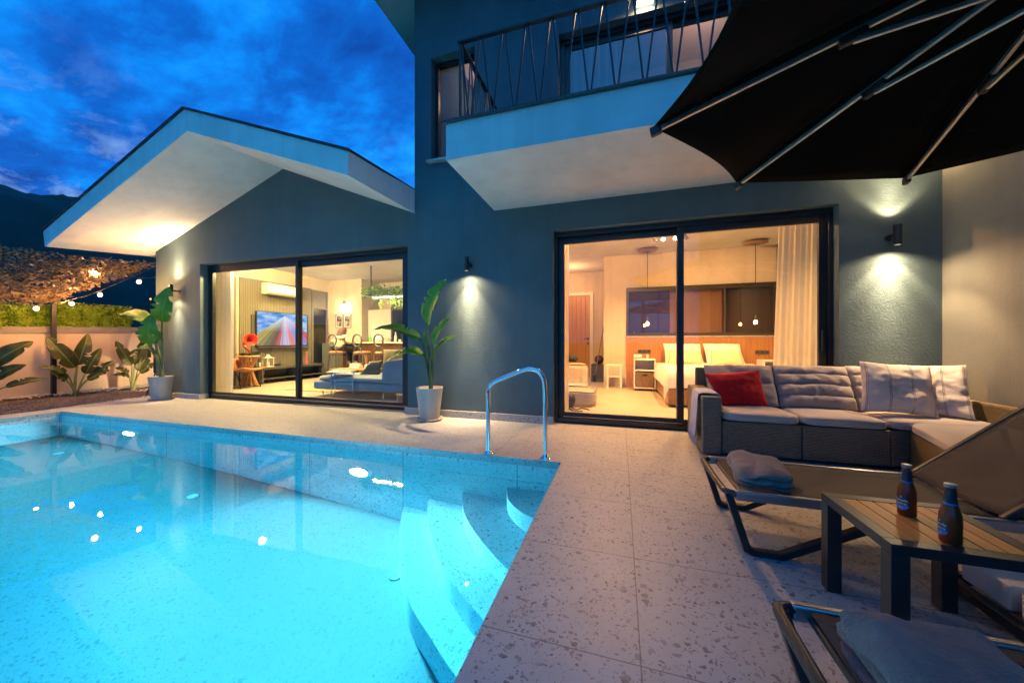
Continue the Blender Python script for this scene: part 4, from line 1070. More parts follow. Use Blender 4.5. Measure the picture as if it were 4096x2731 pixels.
def bottle(c, ang, label, lang):
    t_ = thing('beer_bottle', label, 'bottle', c, 'small brown beer bottles on the side table'); z = c[2]
    pf = [(.001, .002), (.023, .0), (.0258, .006), (.0260, .07), (.0250, .092), (.020, .112), (.0150, .126), (.0135, .150), (.0126, .172), (.0135, .176), (.0135, .183), (.0120, .186)]
    m_ = MB(); m_.lathe([(a, b + z) for a, b in pf], (c[0], c[1], 0), 32); m_.build('glass_body', bottleM, t_, smooth=True, angle=70)
    m_ = MB(); m_.lathe([(.0142, .1795 + z), (.0150, .181 + z), (.0138, .190 + z), (.001, .1915 + z)], (c[0], c[1], 0), 21); m_.build('cap', capM, t_, smooth=True)
    m_ = MB(); m_.lathe([(.0158, .127 + z), (.0143, .150 + z), (.0132, .170 + z)], (c[0], c[1], 0), 28)
    m_.f = m_.f[:-2] if len(m_.f[-1]) > 4 else m_.f
    nl = m_.build('neck_label', navy, t_, smooth=True)
    m_ = MB(); m_.lathe([(.0166, .1245 + z), (.0162, .1300 + z)], (c[0], c[1], 0), 28); m_.f = [f for f in m_.f if len(f) == 4]; m_.build('band', blueL, nl)
    # oval body label: navy above, blue below, white text wrapped on the glass
    rr = .0265; cz = z + .050; aw, ah = .023, .027
    def oval(lo, hi, mat, name, par, dr=0.0):
        mb = MB(); N_ = 20; vs = []; fs = []
        for j in range(N_ + 1):
            b = lo + (hi - lo) * j / N_; hw = aw * math.sqrt(max(0, 1 - b * b)) + 1e-4
            for i in range(13): vs.append(wrap(c, ang, rr + dr, hw * (i / 6 - 1), cz + ah * b))
        for j in range(N_):
            for i in range(12): fs.append((j * 13 + i, j * 13 + i + 1, j * 13 + i + 14, j * 13 + i + 13))
        mb.add(vs, fs); return mb.build(name, mat, par, smooth=True)
    bl = oval(-1, 1, navy, 'body_label', t_); oval(-1, -.35, blueL, 'label_band', bl, .0003)
    def text(s_, size, zc_, sh=0.0):
        cu = bpy.data.curves.new('txt', 'FONT'); cu.body = s_; cu.size = size; cu.align_x = 'CENTER'; cu.align_y = 'CENTER'; cu.resolution_u = 2
        to = bpy.data.objects.new('txt', cu); COL.objects.link(to)
        dg = bpy.context.evaluated_depsgraph_get(); me = bpy.data.meshes.new_from_object(to.evaluated_get(dg))
        mb = MB(); mb.add([wrap(c, ang, rr + .0007, v_.co.x + sh, zc_ + v_.co.y) for v_ in me.vertices], [tuple(f.vertices) for f in me.polygons])
        bpy.data.objects.remove(to); bpy.data.meshes.remove(me)
        mb.build('lettering', whiteT, bl)
    text('Estrella', .0125, cz + .009); text('Galicia', .0125, cz - .003); text('0,0', .010, cz - .0185)
    cu = MB(); cu.ball(wrap(c, ang, rr, .0, cz + .020), .0022, 6); cu.build('star', whiteT, bl)
    return t_
bottle((1.028, 1.690, .400), R(205), 'brown beer bottle standing farther back on the side table', None)
bottle((1.022, 1.500, .400), R(180), 'brown beer bottle standing nearer the front of the side table', None)

# ================================================================ PARASOL
pz, pc, hubz = 2.20, Vector((1.68, 1.75, 2.53)), 2.53
um = thing('cantilever_parasol', 'large black parasol with aluminium ribs hanging over the loungers', 'parasol', (1.68, 1.75, 0))
tips = [Vector((.841, 3.019, pz)), Vector((.177, 2.101, pz))]
c2 = Vector((1.68, 1.75, pz)); base_a = math.atan2(3.019 - 1.75, .841 - 1.68)
T = []
for k_ in range(8):
    a = base_a - k_ * math.pi / 4; r_ = 1.55
    T.append(Vector((c2.x + r_ * math.cos(a), c2.y + r_ * math.sin(a), pz)))
T[0] = Vector((.841, 3.019, pz)); T[7] = Vector((.177, 2.101, pz)); T[1] = Vector((1.996, 3.292, pz))
m_ = MB()
for k_ in range(8):
    a, b = T[k_], T[(k_ + 1) % 8]
    def fn(u, v_, a=a, b=b):
        e = a * (1 - u) + b * u
        e = e + (c2 - e) * .055 * math.sin(math.pi * u)
        p = e * (1 - v_) + Vector((c2.x, c2.y, pz)) * v_
        p.z = pz + .045 + (hubz - pz) * v_ + .05 * math.sin(math.pi * v_) - .035 * math.sin(math.pi * u) * (1 - v_) ** .7
        return p
    m_.grid(fn, 14, 18)
m_.build('canopy', canopyM, um, smooth=True, solid=.004, angle=20)
hub = Vector((1.68, 1.75, 2.38))
for k_ in range(8):
    a = T[k_]; top = Vector((c2.x, c2.y, hubz + .02)); d = (top - a)
    m_ = MB(); m_.bar(a + Vector((0, 0, .022)) + d * .012, a + Vector((0, 0, .022)) + d * .985, .018, .026); rb = m_.build('rib', ribM, um, bevel=.003)
    br = a + d * .535 + Vector((0, 0, .0))
    m_ = MB(); m_.bar(br - d.normalized() * .05, br + d.normalized() * .05, .034, .040); m_.build('bracket', blackM, rb, bevel=.006)
    m_ = MB(); m_.bar(br - Vector((0, 0, .018)), hub, .016, .020); m_.build('strut', ribM, rb, bevel=.003)
    m_ = MB(); m_.bar(a - d.normalized() * .015 + Vector((0, 0, .02)), a + d.normalized() * .045 + Vector((0, 0, .018)), .034, .05); m_.build('tip_cap', blackM, rb, bevel=.008)
m_ = MB(); m_.lathe([(.07, 2.34), (.07, 2.40), (.05, 2.41), (.001, 2.411)], (1.68, 1.75, 0), 20); m_.lathe([(.05, 2.45), (.08, 2.47), (.08, 2.60), (.03, 2.62)], (1.68, 1.75, 0), 20); m_.tube([(1.68, 1.75, 2.34), (1.68, 1.75, 2.75)], .022, 12); m_.build('hub', blackM, um, smooth=True)
# cantilever arm and mast, standing right of the picture
m_ = MB(); m_.bar((1.68, 1.75, 2.72), (2.66, 1.05, 2.62), .05, .08); m_.build('arm', gunM, um, bevel=.008)
m_ = MB(); m_.box(2.62, 2.70, 1.01, 1.09, .10, 2.66); m_.build('mast', gunM, um, bevel=.008)
bs = thing('parasol_base', 'rolling black parasol base holding white marble slabs under the side table', 'parasol base', (1.75, 1.5, 0))
m_ = MB(); m_.box(1.30, 1.34, .9, 1.99, .035, .075); m_.box(1.34, 2.75, 1.03, 1.07, .035, .075); m_.box(1.34, 2.75, 1.95, 1.99, .035, .075); m_.box(2.68, 2.72, .9, 1.95, .035, .075); m_.build('base_frame', blackM, bs, bevel=.004)
for b in ((1.345, 1.84, 1.735, 1.925), (1.345, 1.84, 1.46, 1.70), (1.86, 2.4, 1.46, 1.925)):
    m_ = MB(); m_.box(b[0], b[1], b[2], b[3], .0765, .168); m_.build('marble_slab', marbM, bs, bevel=.006)
for x, y in ((1.285, 1.93), (1.285, .95), (2.73, 1.93), (2.73, .95)):
    m_ = MB(); m_.tube([(x - .012, y, .028), (x + .012, y, .028)], .0275, 18); wh = m_.build('wheel', rubM, bs, smooth=True, bevel=.003)
    m_ = MB(); m_.tube([(x, y + .0, .056), (x, y, .070)], .020, 14); m_.build('caster', chrome, wh, smooth=True)

# ================================================================ LIVING ROOM
FL = 0.06
greyW = simple('olive_grey_panel', (0.19, 0.18, 0.14), 0.55)
darkG = simple('dark_grey_furniture', (0.065, 0.065, 0.062), 0.5)
shutM = simple('shutter_grey', (0.17, 0.165, 0.15), 0.5)
nightM = simple('night_window_glass', (0.015, 0.018, 0.022), 0.08)
def sheer(nm='sheer_curtain', k_=.25):
    m, t = newmat(nm)
    p = t.n('ShaderNodeBsdfDiffuse', ins={'Color': (0.85, 0.80, 0.72, 1)}); tl = t.n('ShaderNodeBsdfTranslucent', ins={'Color': (0.88, 0.82, 0.72, 1)})
    mx = t.n('ShaderNodeMixShader', ins={0: 0.6}); t.link(p.outputs[0], mx.inputs[1]); t.link(tl.outputs[0], mx.inputs[2])
    tr = t.n('ShaderNodeBsdfTransparent'); m2 = t.n('ShaderNodeMixShader', ins={0: k_}); t.link(mx.outputs[0], m2.inputs[1]); t.link(tr.outputs[0], m2.inputs[2])
    out(t, m2.outputs[0]); return m
sheerM = sheer()
curtM = sheer('curtain_linen', .04)
oakM = wood('oak', (0.50, 0.31, 0.13), (0.38, 0.21, 0.08), 'x', 3.0)
oakZ = wood('oak_vertical', (0.55, 0.30, 0.12), (0.42, 0.20, 0.07), 'z', 3.0)
whiteP = simple('white_lacquer', (0.72, 0.70, 0.66), 0.4)
blueS = fabric('sofa_fabric', (0.20, 0.26, 0.33), bs=0.2)
olive = fabric('olive_fabric', (0.16, 0.14, 0.07), bs=0.2)
leathM = simple('tan_leather', (0.40, 0.17, 0.06), 0.4, bs=0.1)
redG = simple('coral_red_lacquer', (0.70, 0.06, 0.035), 0.3)
pinkM = simple('pink_lacquer', (0.65, 0.12, 0.16), 0.35)
greenG = simple('green_glass', (0.10, 0.35, 0.04), 0.08)
plantG = leaf_mat('pothos_leaf', (0.10, 0.22, 0.03), (0.22, 0.36, 0.07), 0.4, 0.3)
def wall_of(name, label, cat, boxes, mat, loc, **kw):
    m_ = MB()
    for b in boxes: m_.box(*b)
    return tag(m_.build(name, mat, loc=loc, **kw), label, cat)
# slatted wall panel
pn = thing('slatted_wall_panel', 'olive grey slatted panel covering the living room side wall behind the television', 'wall panel', (-8.27, 6.7, FL))
m_ = MB(); m_.box(-8.288, -8.268, 5.76, 7.66, FL, 2.52)
y = 5.765
while y < 7.65: m_.box(-8.2675, -8.245, y, y + .026, FL, 2.52); y += .040
m_.build('slats', greyW, pn)
for (ya, yb, lab) in ((4.95, 5.68, 'dark shuttered window half hidden by the left curtain of the living room'), (7.70, 8.26, 'dark shuttered door right of the television wall in the living room')):
    t_ = thing('shuttered_door', lab, 'door', (-8.28, (ya + yb) / 2, FL), 'shuttered doors in the living room side wall')
    m_ = MB(); m_.box(-8.288, -8.24, ya, ya + .05, FL, 2.50); m_.box(-8.288, -8.24, yb - .05, yb, FL, 2.50); m_.box(-8.288, -8.24, ya + .05, yb - .05, 2.45, 2.50); m_.box(-8.288, -8.23, ya + .05, yb - .05, 1.98, 2.02); m_.build('door_frame', shutM, t_)
    m_ = MB(); z = 2.03
    while z < 2.44: m_.box(-8.288, -8.262, ya + .05, yb - .05, z, z + .028); z += .034
    m_.build('shutter', shutM, t_)
    m_ = MB(); m_.box(-8.288, -8.275, ya + .05, yb - .05, FL, 1.98); m_.build('glass', nightM, t_)
    m_ = MB(); m_.box(-8.262, -8.22, ya + .07, ya + .09, 1.03, 1.05); m_.build('handle', alu, t_)
# television
tv = thing('television', 'large flat television showing colourful light rays, on the slatted wall', 'television', (-8.2, 6.79, .9))
m_ = MB(); m_.box(-8.215, -8.18, 6.08, 7.49, .925, 1.775); m_.build('tv_body', blackM, tv, bevel=.004)
tvm, t = newmat('tv_screen')
u_ = t.n('ShaderNodeUVMap').outputs[0]; s_ = t.n('ShaderNodeSeparateXYZ', ins={0: u_})
dx = t.math('SUBTRACT', s_.outputs[0], .52); dy = t.math('SUBTRACT', .92, s_.outputs[1])
ang = t.math('ARCTAN2', t.math('MULTIPLY', dx, 1.65), dy)
av = t.n('ShaderNodeCombineXYZ', ins={0: t.math('MULTIPLY', ang, 6.0), 1: 0.0, 2: 0.0}).outputs[0]
rn = noise_(t, av, 2.6, 6, 0.7)
rays = t.ramp(t.math('MULTIPLY_ADD', rn, .5, t.math('MULTIPLY_ADD', ang, .33, .24)), [(0.0, (.10, .22, .50)), (.18, (.45, .36, .10)), (.34, (.12, .10, .08)), (.42, (.55, .10, .06)), (.50, (.35, .55, .85)), (.58, (.75, .20, .10)), (.68, (.12, .30, .75)), (.80, (.60, .08, .05)), (1.0, (.10, .25, .70))])
skyt = t.mix(t.ramp(noise_(t, t.n('ShaderNodeMapping', ins={0: u_, 'Scale': (1.2, 2.2, 1)}).outputs[0], 3, 5, .6), [(.4, 0.0), (.65, 1.0)]), (.05, .22, .60), (.45, .60, .80))
msk = t.math('LESS_THAN', t.math('ABSOLUTE', ang), 0.98)
rb_ = t.mix(t.ramp(dy, [(0.0, .75), (.5, 0.0)]), rays, (.75, .85, 1.0))
cc = t.mix(msk, skyt, rb_)
e = t.n('ShaderNodeEmission', ins={'Color': cc, 'Strength': 1.15}); out(t, e.outputs[0])
m_ = MB(); m_.add([(-8.178, 6.10, .955), (-8.178, 7.47, .955), (-8.178, 7.47, 1.762), (-8.178, 6.10, 1.762)], [(0, 1, 2, 3)], [(0, 0), (1, 0), (1, 1), (0, 1)]); m_.build('screen', tvm, tv)
m_ = MB(); m_.box(-8.18, -8.150, 6.12, 7.45, .90, .924); m_.build('soundbar', silverM, tv)
m_ = MB(); m_.box(-8.244, -8.217, 6.0, 6.5, .80, 1.68); m_.build('cable_box', darkG, tv)
ac = thing('air_conditioner', 'white wall air conditioner above the television', 'air conditioner', (-8.15, 6.7, 2.2))
m_ = MB(); m_.poly_prism([(-8.244, 6.25, 2.20), (-8.12, 6.25, 2.19), (-8.04, 6.25, 2.24), (-8.03, 6.25, 2.42), (-8.06, 6.25, 2.46), (-8.244, 6.25, 2.46)], (0, .92, 0)); m_.build('case', whiteP, ac, bevel=.012)
m_ = MB(); m_.box(-8.12, -8.05, 6.28, 7.14, 2.184, 2.192); m_.build('vent', shutM, ac)
bn = thing('tv_bench', 'long dark grey tv bench under the television', 'bench', (-8.05, 6.9, FL))
m_ = MB(); m_.box(-8.24, -7.86, 5.98, 7.75, .395, .445); m_.box(-8.24, -7.88, 6.0, 7.73, .16, .185); m_.build('shelf', darkG, bn, bevel=.003)
for y in (5.985, 7.70, 6.9):
    m_ = MB(); m_.box(-8.23, -7.87, y, y + .04, FL, .3945); m_.build('leg', darkG, bn)
def lantern(c, s_, h_, mat, label):
    t_ = thing('lantern', label, 'lantern', c, 'lanterns on the tv bench'); x, y, z = c; a = s_ / 2
    m_ = MB()
    for dx_, dy_ in ((-a, -a), (a, -a), (a, a), (-a, a)): m_.box(x + dx_ - .006, x + dx_ + .006, y + dy_ - .006, y + dy_ + .006, z + .015, z + h_ * .7)
    m_.box(x - a - .012, x + a + .012, y - a - .012, y + a + .012, z, z + .015); m_.box(x - a - .012, x + a + .012, y - a - .012, y + a + .012, z + h_ * .7, z + h_ * .74)
    m_.lathe([(a * 1.3, h_ * .74 + z), (a * .5, h_ * .86 + z), (a * .5, h_ * .93 + z), (.001, h_ * .96 + z)], (x, y, 0), 4); m_.tube([(x + .02 * math.cos(q), y + .02 * math.sin(q) * 0, z + h_ * .96 + .02 * math.sin(q)) for q in [k_ * math.pi / 5 for k_ in range(6)]], .002, 5)
    m_.build('cage', mat, t_)
    m_ = MB(); m_.lathe([(.03, z + .016), (.03, z + h_ * .4), (.001, z + h_ * .4)], (x, y, 0), 14); m_.build('candle', whiteP, t_)
lantern((-8.0, 6.02, .446), .12, .29, blackM, 'small black lantern with a candle, left on the tv bench')
lantern((-8.02, 6.25, .446), .15, .30, whiteP, 'white lantern with a candle, right of the black lantern on the tv bench')
m_ = MB(); m_.lathe([(.03, .446), (.035, .50), (.018, .56), (.028, .60), (.012, .66), (.022, .70), (.010, .74), (.016, .77), (.001, .79)], (-8.0, 7.30, 0), 18); tag(m_.build('figurine', pinkM, loc=(-8.0, 7.3, .446), smooth=True), 'slim pink figurine at the right end of the tv bench', 'figurine')
rt_ = thing('router', 'small black router on the tv bench between lantern and figurine', 'router', (-8.1, 6.55, .446)); m_ = MB(); m_.box(-8.14, -8.10, 6.46, 6.64, .446, .50); m_.build('case', blackM, rt_, bevel=.004)
m_ = MB(); m_.tube([(-8.12, 6.47, .48), (-8.12, 6.46, .57)], .005, 6); m_.tube([(-8.12, 6.63, .48), (-8.12, 6.64, .57)], .005, 6); m_.build('antenna', blackM, rt_)
# driftwood stool with the red gramophone horn
sx_, sy_ = -7.92, 5.72
ds = thing('driftwood_stool', 'stool of crossed pale branches under the red horn', 'stool', (sx_, sy_, FL)); rnd = random.Random(8)
for i in range(11):
    a = i * 2 * math.pi / 11; m_ = MB(); m_.tube(catmull([(sx_ + .21 * math.cos(a), sy_ + .14 * math.sin(a), FL), (sx_ + .06 * math.cos(a + .6), sy_ + .06 * math.sin(a + .6), .38), (sx_ + .20 * math.cos(a + 1.7), sy_ + .14 * math.sin(a + 1.7), .70)], 5), [.018 + .004 * rnd.random()] * 11, 7); m_.build('leg', oakZ, ds, smooth=True)
m_ = MB(); m_.lathe([(.001, .70), (.25, .70), (.27, .72), (.25, .74), (.001, .74)], (sx_, sy_, 0), 18, sq=.62); m_.build('seat', oakM, ds, smooth=True)
gr_ = thing('gramophone_horn', 'coral red gramophone horn speaker on the driftwood stool', 'speaker', (sx_, sy_, .742))
m_ = MB(); m_.box(sx_ - .13, sx_ + .18, sy_ - .09, sy_ + .09, .742, .785); m_.build('base', blackM, gr_, bevel=.004)
ph = catmull([(sx_ + .02, sy_, .785), (sx_ + .01, sy_, .84), (sx_ - .09, sy_, .90), (sx_ - .15, sy_, .98), (sx_ - .09, sy_, 1.05), (sx_ + .02, sy_ - .02, 1.075), (sx_ + .12, sy_ - .06, 1.085), (sx_ + .185, sy_ - .09, 1.09)], 6); n_ = len(ph)
m_ = MB(); m_.tube(ph, [.018 + .022 * (k_ / n_) + .11 * max(0, (k_ / n_ - .62) / .38) ** 2.2 for k_ in range(n_)], 20, cap=False); m_.build('horn', redG, gr_, smooth=True, solid=.004)
# leather lounge chair
lc = thing('lounge_chair', 'tan leather lounge chair on black wire legs beside the left curtain', 'chair', (-7.75, 5.45, FL))
m_ = MB()
def seatf(u, v_): return (-8.12 + .72 * u, 5.25 + .50 * v_, .36 + .10 * u ** 2 + .05 * (1 - u) ** 2 + .05 * (2 * v_ - 1) ** 2)
m_.grid(seatf, 12, 10); m_.build('seat', leathM, lc, smooth=True, solid=.03)
m_ = MB(); m_.grid(lambda u, v_: (-8.12 - .22 * v_, 5.27 + .46 * u, .40 + .42 * v_ + .03 * (2 * u - 1) ** 2), 10, 8); m_.build('backrest', leathM, lc, smooth=True, solid=.03)
for y in (5.28, 5.70):
    m_ = MB(); m_.tube(catmull([(-8.2, y, .40), (-8.12, y, .09), (-7.95, y, .072), (-7.62, y, .072), (-7.54, y, .10), (-7.66, y, .38)], 5), .009, 8); m_.build('leg', blackM, lc, smooth=True)
# curtains
def curtain(name, label, x0_, x1_, y_, z0_, z1_, mat, folds, amp, spread=None, group='curtains behind the glass doors'):
    m_ = MB()
    def fn(u, v_):
        x = x0_ + (x1_ - x0_) * u
        if spread: x = spread(u, v_)
        return (x, y_ + amp * math.sin(u * folds * 2 * math.pi + .6 * math.sin(v_ * 3)) * (.7 + .3 * v_) + .01 * math.sin(u * 31), z0_ + (z1_ - z0_) * v_)
    m_.grid(fn, 110, 14)
    o = m_.build(name, mat, loc=((x0_ + x1_) / 2, y_, z0_), smooth=True); return tag(o, label, 'curtain', group)
curtain('curtain', 'beige linen curtain at the left end of the living room door', -7.75, -7.14, 4.86, .07, 2.84, curtM, 5, .035)
curtain('curtain', 'beige linen curtain swept aside at the upper right of the living room door', -3.40, -2.85, 4.92, .07, 2.84, curtM, 5, .03, spread=lambda u, v_: -3.02 + (-.10 + .42 * u) * .6 - (1 - u) * .30 * max(0, (v_ - .55) / .45) ** 1.3)
curtain('curtain', 'white sheer curtain at the right side of the bedroom door', 1.78, 2.45, 4.84, .07, 2.94, sheerM, 13, .010, spread=lambda u, v_: 1.70 + .80 * u + .10 * v_ * (1 - u))
curtain('curtain', 'narrow white sheer curtain at the left edge of the bedroom door', -.80, -.67, 4.80, .07, 2.94, sheerM, 2, .02)
curtain('curtain', 'pale curtain behind the left balcony door glass upstairs', -.62, .02, 4.85, 3.16, 5.6, sheerM, 6, .03)
# living sofa
ls = thing('living_sofa', 'grey blue sofa with chaise seen through the living room door', 'sofa', (-4.2, 5.4, FL))
def lb(name, b, mat=blueS, bev=.03):
    m_ = MB(); m_.box(*b); return m_.build(name, mat, ls, bevel=bev, seg=3)
lb('seat_base', (-5.33, -3.05, 5.0, 6.0, .19, .335)); cushion(-5.34, -3.05, 4.99, 6.0, .336, .425, 'seat_cushion', blueS, ls, 3)
m_ = MB(); m_.poly_prism([(-3.86, 4.99, .336), (-3.05, 4.99, .336), (-3.05, 4.99, .80), (-3.35, 4.99, .775), (-3.78, 4.99, .725), (-3.85, 4.99, .66)], (0, .10, 0)); m_.build('arm', blueS, ls, bevel=.025, seg=3)
pillow((-4.32, 5.62, .42), (-3.4, 5.62, .42), (-3.4, 5.70, .93), (-4.36, 5.70, .90), .24, 'back_cushion', olive, ls, 20, .4, .012, 8)
pillow((-4.62, 5.35, .43), (-4.28, 5.50, .43), (-4.26, 5.56, .70), (-4.48, 5.46, .68), .12, 'small_cushion', blackM if False else darkG, ls, 16, .5, .008, 9)
for x, y in ((-5.12, 5.02), (-3.86, 5.05), (-5.12, 5.9), (-3.4, 5.9)):
    m_ = MB(); m_.tube([(x, y, FL), (x, y, .19)], .010, 8); m_.build('leg', chrome, ls, smooth=True)
ct = thing('sofa_side_table', 'small white sofa side table on chrome hoop legs over the chaise', 'table', (-4.9, 5.1, FL))
m_ = MB(); m_.poly_prism([(-5.02, 4.97, .495), (-4.46, 4.94, .495), (-4.74, 5.40, .495), (-5.22, 5.42, .495)], (0, 0, .014)); m_.build('tabletop', whiteP, ct)
for x in (-4.90, -4.82, -4.44):
    m_ = MB(); m_.tube(catmull([(x, 4.985, FL + .008), (x, 4.985, .44), (x - .02, 5.01, .487), (x - .06, 5.10, .49)], 5), .009, 8); m_.build('leg', chrome, ct, smooth=True)
m_ = MB(); m_.box(-4.86, -4.58, 5.08, 5.24, .510, .53); tag(m_.build('tray', whiteP, loc=(-4.7, 5.15, .51), bevel=.006), 'small white tray on the sofa side table', 'tray')
m_ = MB(); m_.box(-6.55, -4.6, 5.45, 6.9, .0605, .07); tag(m_.build('rug', fabric('rug_jute', (.42, .27, .12), bs=.4), loc=(-5.5, 6.2, .06)), 'ochre rug under the coffee table', 'rug')
cf = thing('coffee_table', 'long oak coffee table behind the sofa chaise', 'coffee table', (-5.9, 6.6, FL))
m_ = MB(); m_.poly_prism([(-6.35, 6.40, .40), (-5.35, 6.55, .40), (-5.35, 7.0, .40), (-6.0, 7.0, .40)], (0, 0, .03)); m_.build('tabletop', oakM, cf)
for x, y in ((-6.1, 6.5), (-5.5, 6.65), (-5.85, 6.9)):
    m_ = MB(); m_.obox((x, y, .23), (.06, .3, .338), R(20)); m_.build('leg', oakM, cf)
for i, (x, y, s1, s2) in enumerate(((-5.86, 6.68, .26, .18), (-5.85, 6.68, .24, .17), (-5.87, 6.69, .22, .16))):
    m_ = MB(); m_.obox((x, y, .449 + i * .036), (s1, s2, .034), R(8 + 9 * i)); tag(m_.build('book', whiteP, loc=(x, y, .431 + i * .036), bevel=.002), ('lowest', 'middle', 'topmost')[i] + ' pale book of the stack on the coffee table', 'book', 'books stacked on the coffee table')
df = thing('reed_diffuser', 'reed diffuser with wooden sticks on the coffee table', 'diffuser', (-5.6, 6.72, .431))
m_ = MB(); m_.lathe([(.04, .431), (.042, .50), (.02, .51), (.02, .53)], (-5.6, 6.72, 0), 16); m_.build('jar', whiteP, df, smooth=True)
m_ = MB()
for i in range(6): m_.tube([(-5.6, 6.72, .46), (-5.6 + .05 * math.cos(i), 6.72 + .03 * math.sin(i * 2), .74)], .004, 5)
m_.build('reeds', oakM, df)
m_ = MB(); m_.box(-3.36, -3.05, 4.70, 5.02, .19, .22); o = m_.build('tabletop', oakM, None, loc=(-3.2, 4.85, FL)); o.name = 'low_oak_table'; tag(o, 'low oak table corner at the right edge of the living room door', 'table')
m_ = MB()
for x in (-3.34, -3.07):
    for y in (4.72, 5.0): m_.tube([(x, y, FL), (x, y, .19)], .01, 6)
m_.build('leg', silverM, o)
# bar counter, stools, person
bc = thing('bar_counter', 'dark ribbed bar counter with pale worktop in the living room', 'counter', (-5.2, 7.7, FL))
m_ = MB(); m_.box(-6.95, -2.85, 7.44, 8.0, FL, 1.00)
x = -6.94
while x < -2.9: m_.box(x, x + .03, 7.425, 7.4395, FL, 1.0); x += .05
m_.build('front', simple('dark_walnut_ribs', (.10, .045, .03), .5), bc)
m_ = MB(); m_.box(-7.0, -2.83, 7.38, 8.05, 1.001, 1.035); m_.build('worktop', simple('pale_worktop', (.62, .52, .38), .3), bc, bevel=.003)
def bar_stool(x, y, label):
    t_ = thing('bar_stool', label, 'bar stool', (x, y, FL), 'bar stools at the counter')
    m_ = MB(); ring = [(x + .125 * math.cos(a), y + .02 * math.sin(a) * 0, 1.075 + .14 * math.sin(a)) for a in [2 * math.pi * k_ / 20 for k_ in range(20)]]; m_.tube(ring, .020, 8, closed=True)
    m_.tube([(x - .05, y, .945), (x - .11, y + .02, .80)], .018, 8); m_.tube([(x + .05, y, .945), (x + .11, y + .02, .80)], .018, 8); m_.build('backrest', darkG, t_, smooth=True)
    m_ = MB(); m_.lathe([(.001, .77), (.19, .77), (.20, .79), (.18, .815), (.001, .82)], (x, y + .17, 0), 20); m_.build('seat', leathM, t_, smooth=True)
    m_ = MB(); m_.lathe([(.001, .735), (.195, .735), (.195, .7695), (.001, .7695)], (x, y + .17, 0), 20); m_.tube([(x + .165 * math.cos(a), y + .17 + .165 * math.sin(a), .32) for a in [2 * math.pi * k_ / 16 for k_ in range(16)]], .012, 6, closed=True); m_.build('seat_frame', darkG, t_, smooth=True)
    for sx2, sy2 in ((-1, -1), (1, -1), (1, 1), (-1, 1)):
        m_ = MB(); m_.tube([(x + sx2 * .13, y + .17 + sy2 * .13, .74), (x + sx2 * .17, y + .17 + sy2 * .17, FL)], .02, 8); m_.build('leg', darkG, t_, smooth=True)
bar_stool(-6.66, 6.80, 'leftmost bar stool, the one the woman sits on')
bar_stool(-5.93, 6.80, 'middle bar stool with an oval ring back, empty')
bar_stool(-5.33, 6.80, 'rightmost bar stool with an oval ring back, empty')
def skin_body(name, verts, edges, radii, mat, parent, sub=2):
    me = bpy.data.meshes.new(name); org = Vector(parent['_o'])
    me.from_pydata([tuple(Vector(v_) - org) for v_ in verts], edges, [])
    o = bpy.data.objects.new(name, me); COL.objects.link(o); o.parent = parent; me.materials.append(mat)
    md = o.modifiers.new('skin', 'SKIN'); md.use_smooth_shade = True
    for i, r_ in enumerate(radii):
        sv = me.skin_vertices[0].data[i]; sv.radius = (r_, r_) if not hasattr(r_, '__len__') else r_; sv.use_root = (i == 0)
    md = o.modifiers.new('sub', 'SUBSURF'); md.levels = sub; md.render_levels = sub
    return o
per = thing('person', 'woman with long brown hair and pale sweater seated on the leftmost bar stool', 'person', (-6.66, 7.02, .82))
px_, py_ = -6.64, 7.0
sk = simple('skin', (.55, .33, .22), .5)
V = [(px_, py_, .86), (px_ - .005, py_ + .01, .98), (px_, py_ + .03, 1.10), (px_ + .01, py_ + .05, 1.19), (px_ + .02, py_ + .08, 1.25), (px_ + .025, py_ + .10, 1.31), (px_ + .025, py_ + .10, 1.37),
     (px_ + .13, py_ + .07, 1.16), (px_ + .20, py_ + .13, 1.00), (px_ + .16, py_ + .27, 1.12), (px_ + .12, py_ + .28, 1.22),
     (px_ - .12, py_ + .07, 1.16), (px_ - .16, py_ + .16, .98), (px_ - .05, py_ + .34, 1.05), (px_ + .02, py_ + .38, 1.05),
     (px_ + .09, py_ + .05, .85), (px_ + .16, py_ + .36, .86), (px_ + .15, py_ + .37, .52), (px_ + .17, py_ + .44, .44),
     (px_ - .09, py_ + .05, .85), (px_ - .06, py_ + .36, .86), (px_ - .05, py_ + .36, .52), (px_ - .03, py_ + .43, .44)]
Ed = [(0, 1), (1, 2), (2, 3), (3, 4), (4, 5), (5, 6), (3, 7), (7, 8), (8, 9), (9, 10), (3, 11), (11, 12), (12, 13), (13, 14), (0, 15), (15, 16), (16, 17), (17, 18), (0, 19), (19, 20), (20, 21), (21, 22)]
Rd = [.13, .11, .115, .095, .042, .07, .062, .05, .036, .03, .026, .05, .036, .03, .026, .085, .065, .045, .04, .085, .065, .045, .04]
skin_body('body', V, Ed, Rd, sk, per)
V2 = [V[0], V[1], V[2], V[3], (px_ + .015, py_ + .065, 1.215), V[7], V[8], V[9], V[11], V[12], V[13]]
skin_body('sweater', V2, [(0, 1), (1, 2), (2, 3), (3, 4), (3, 5), (5, 6), (6, 7), (3, 8), (8, 9), (9, 10)], [.145, .13, .135, .11, .055, .066, .055, .045, .066, .055, .045], fabric('pale_sweater', (.62, .60, .48), bs=.3), per)
skin_body('trousers', [V[0], V[15], V[16], V[17], V[19], V[20], V[21]], [(0, 1), (1, 2), (2, 3), (0, 4), (4, 5), (5, 6)], [.14, .095, .075, .055, .095, .075, .055], blackM, per)
m_ = MB(); rnd = random.Random(2)
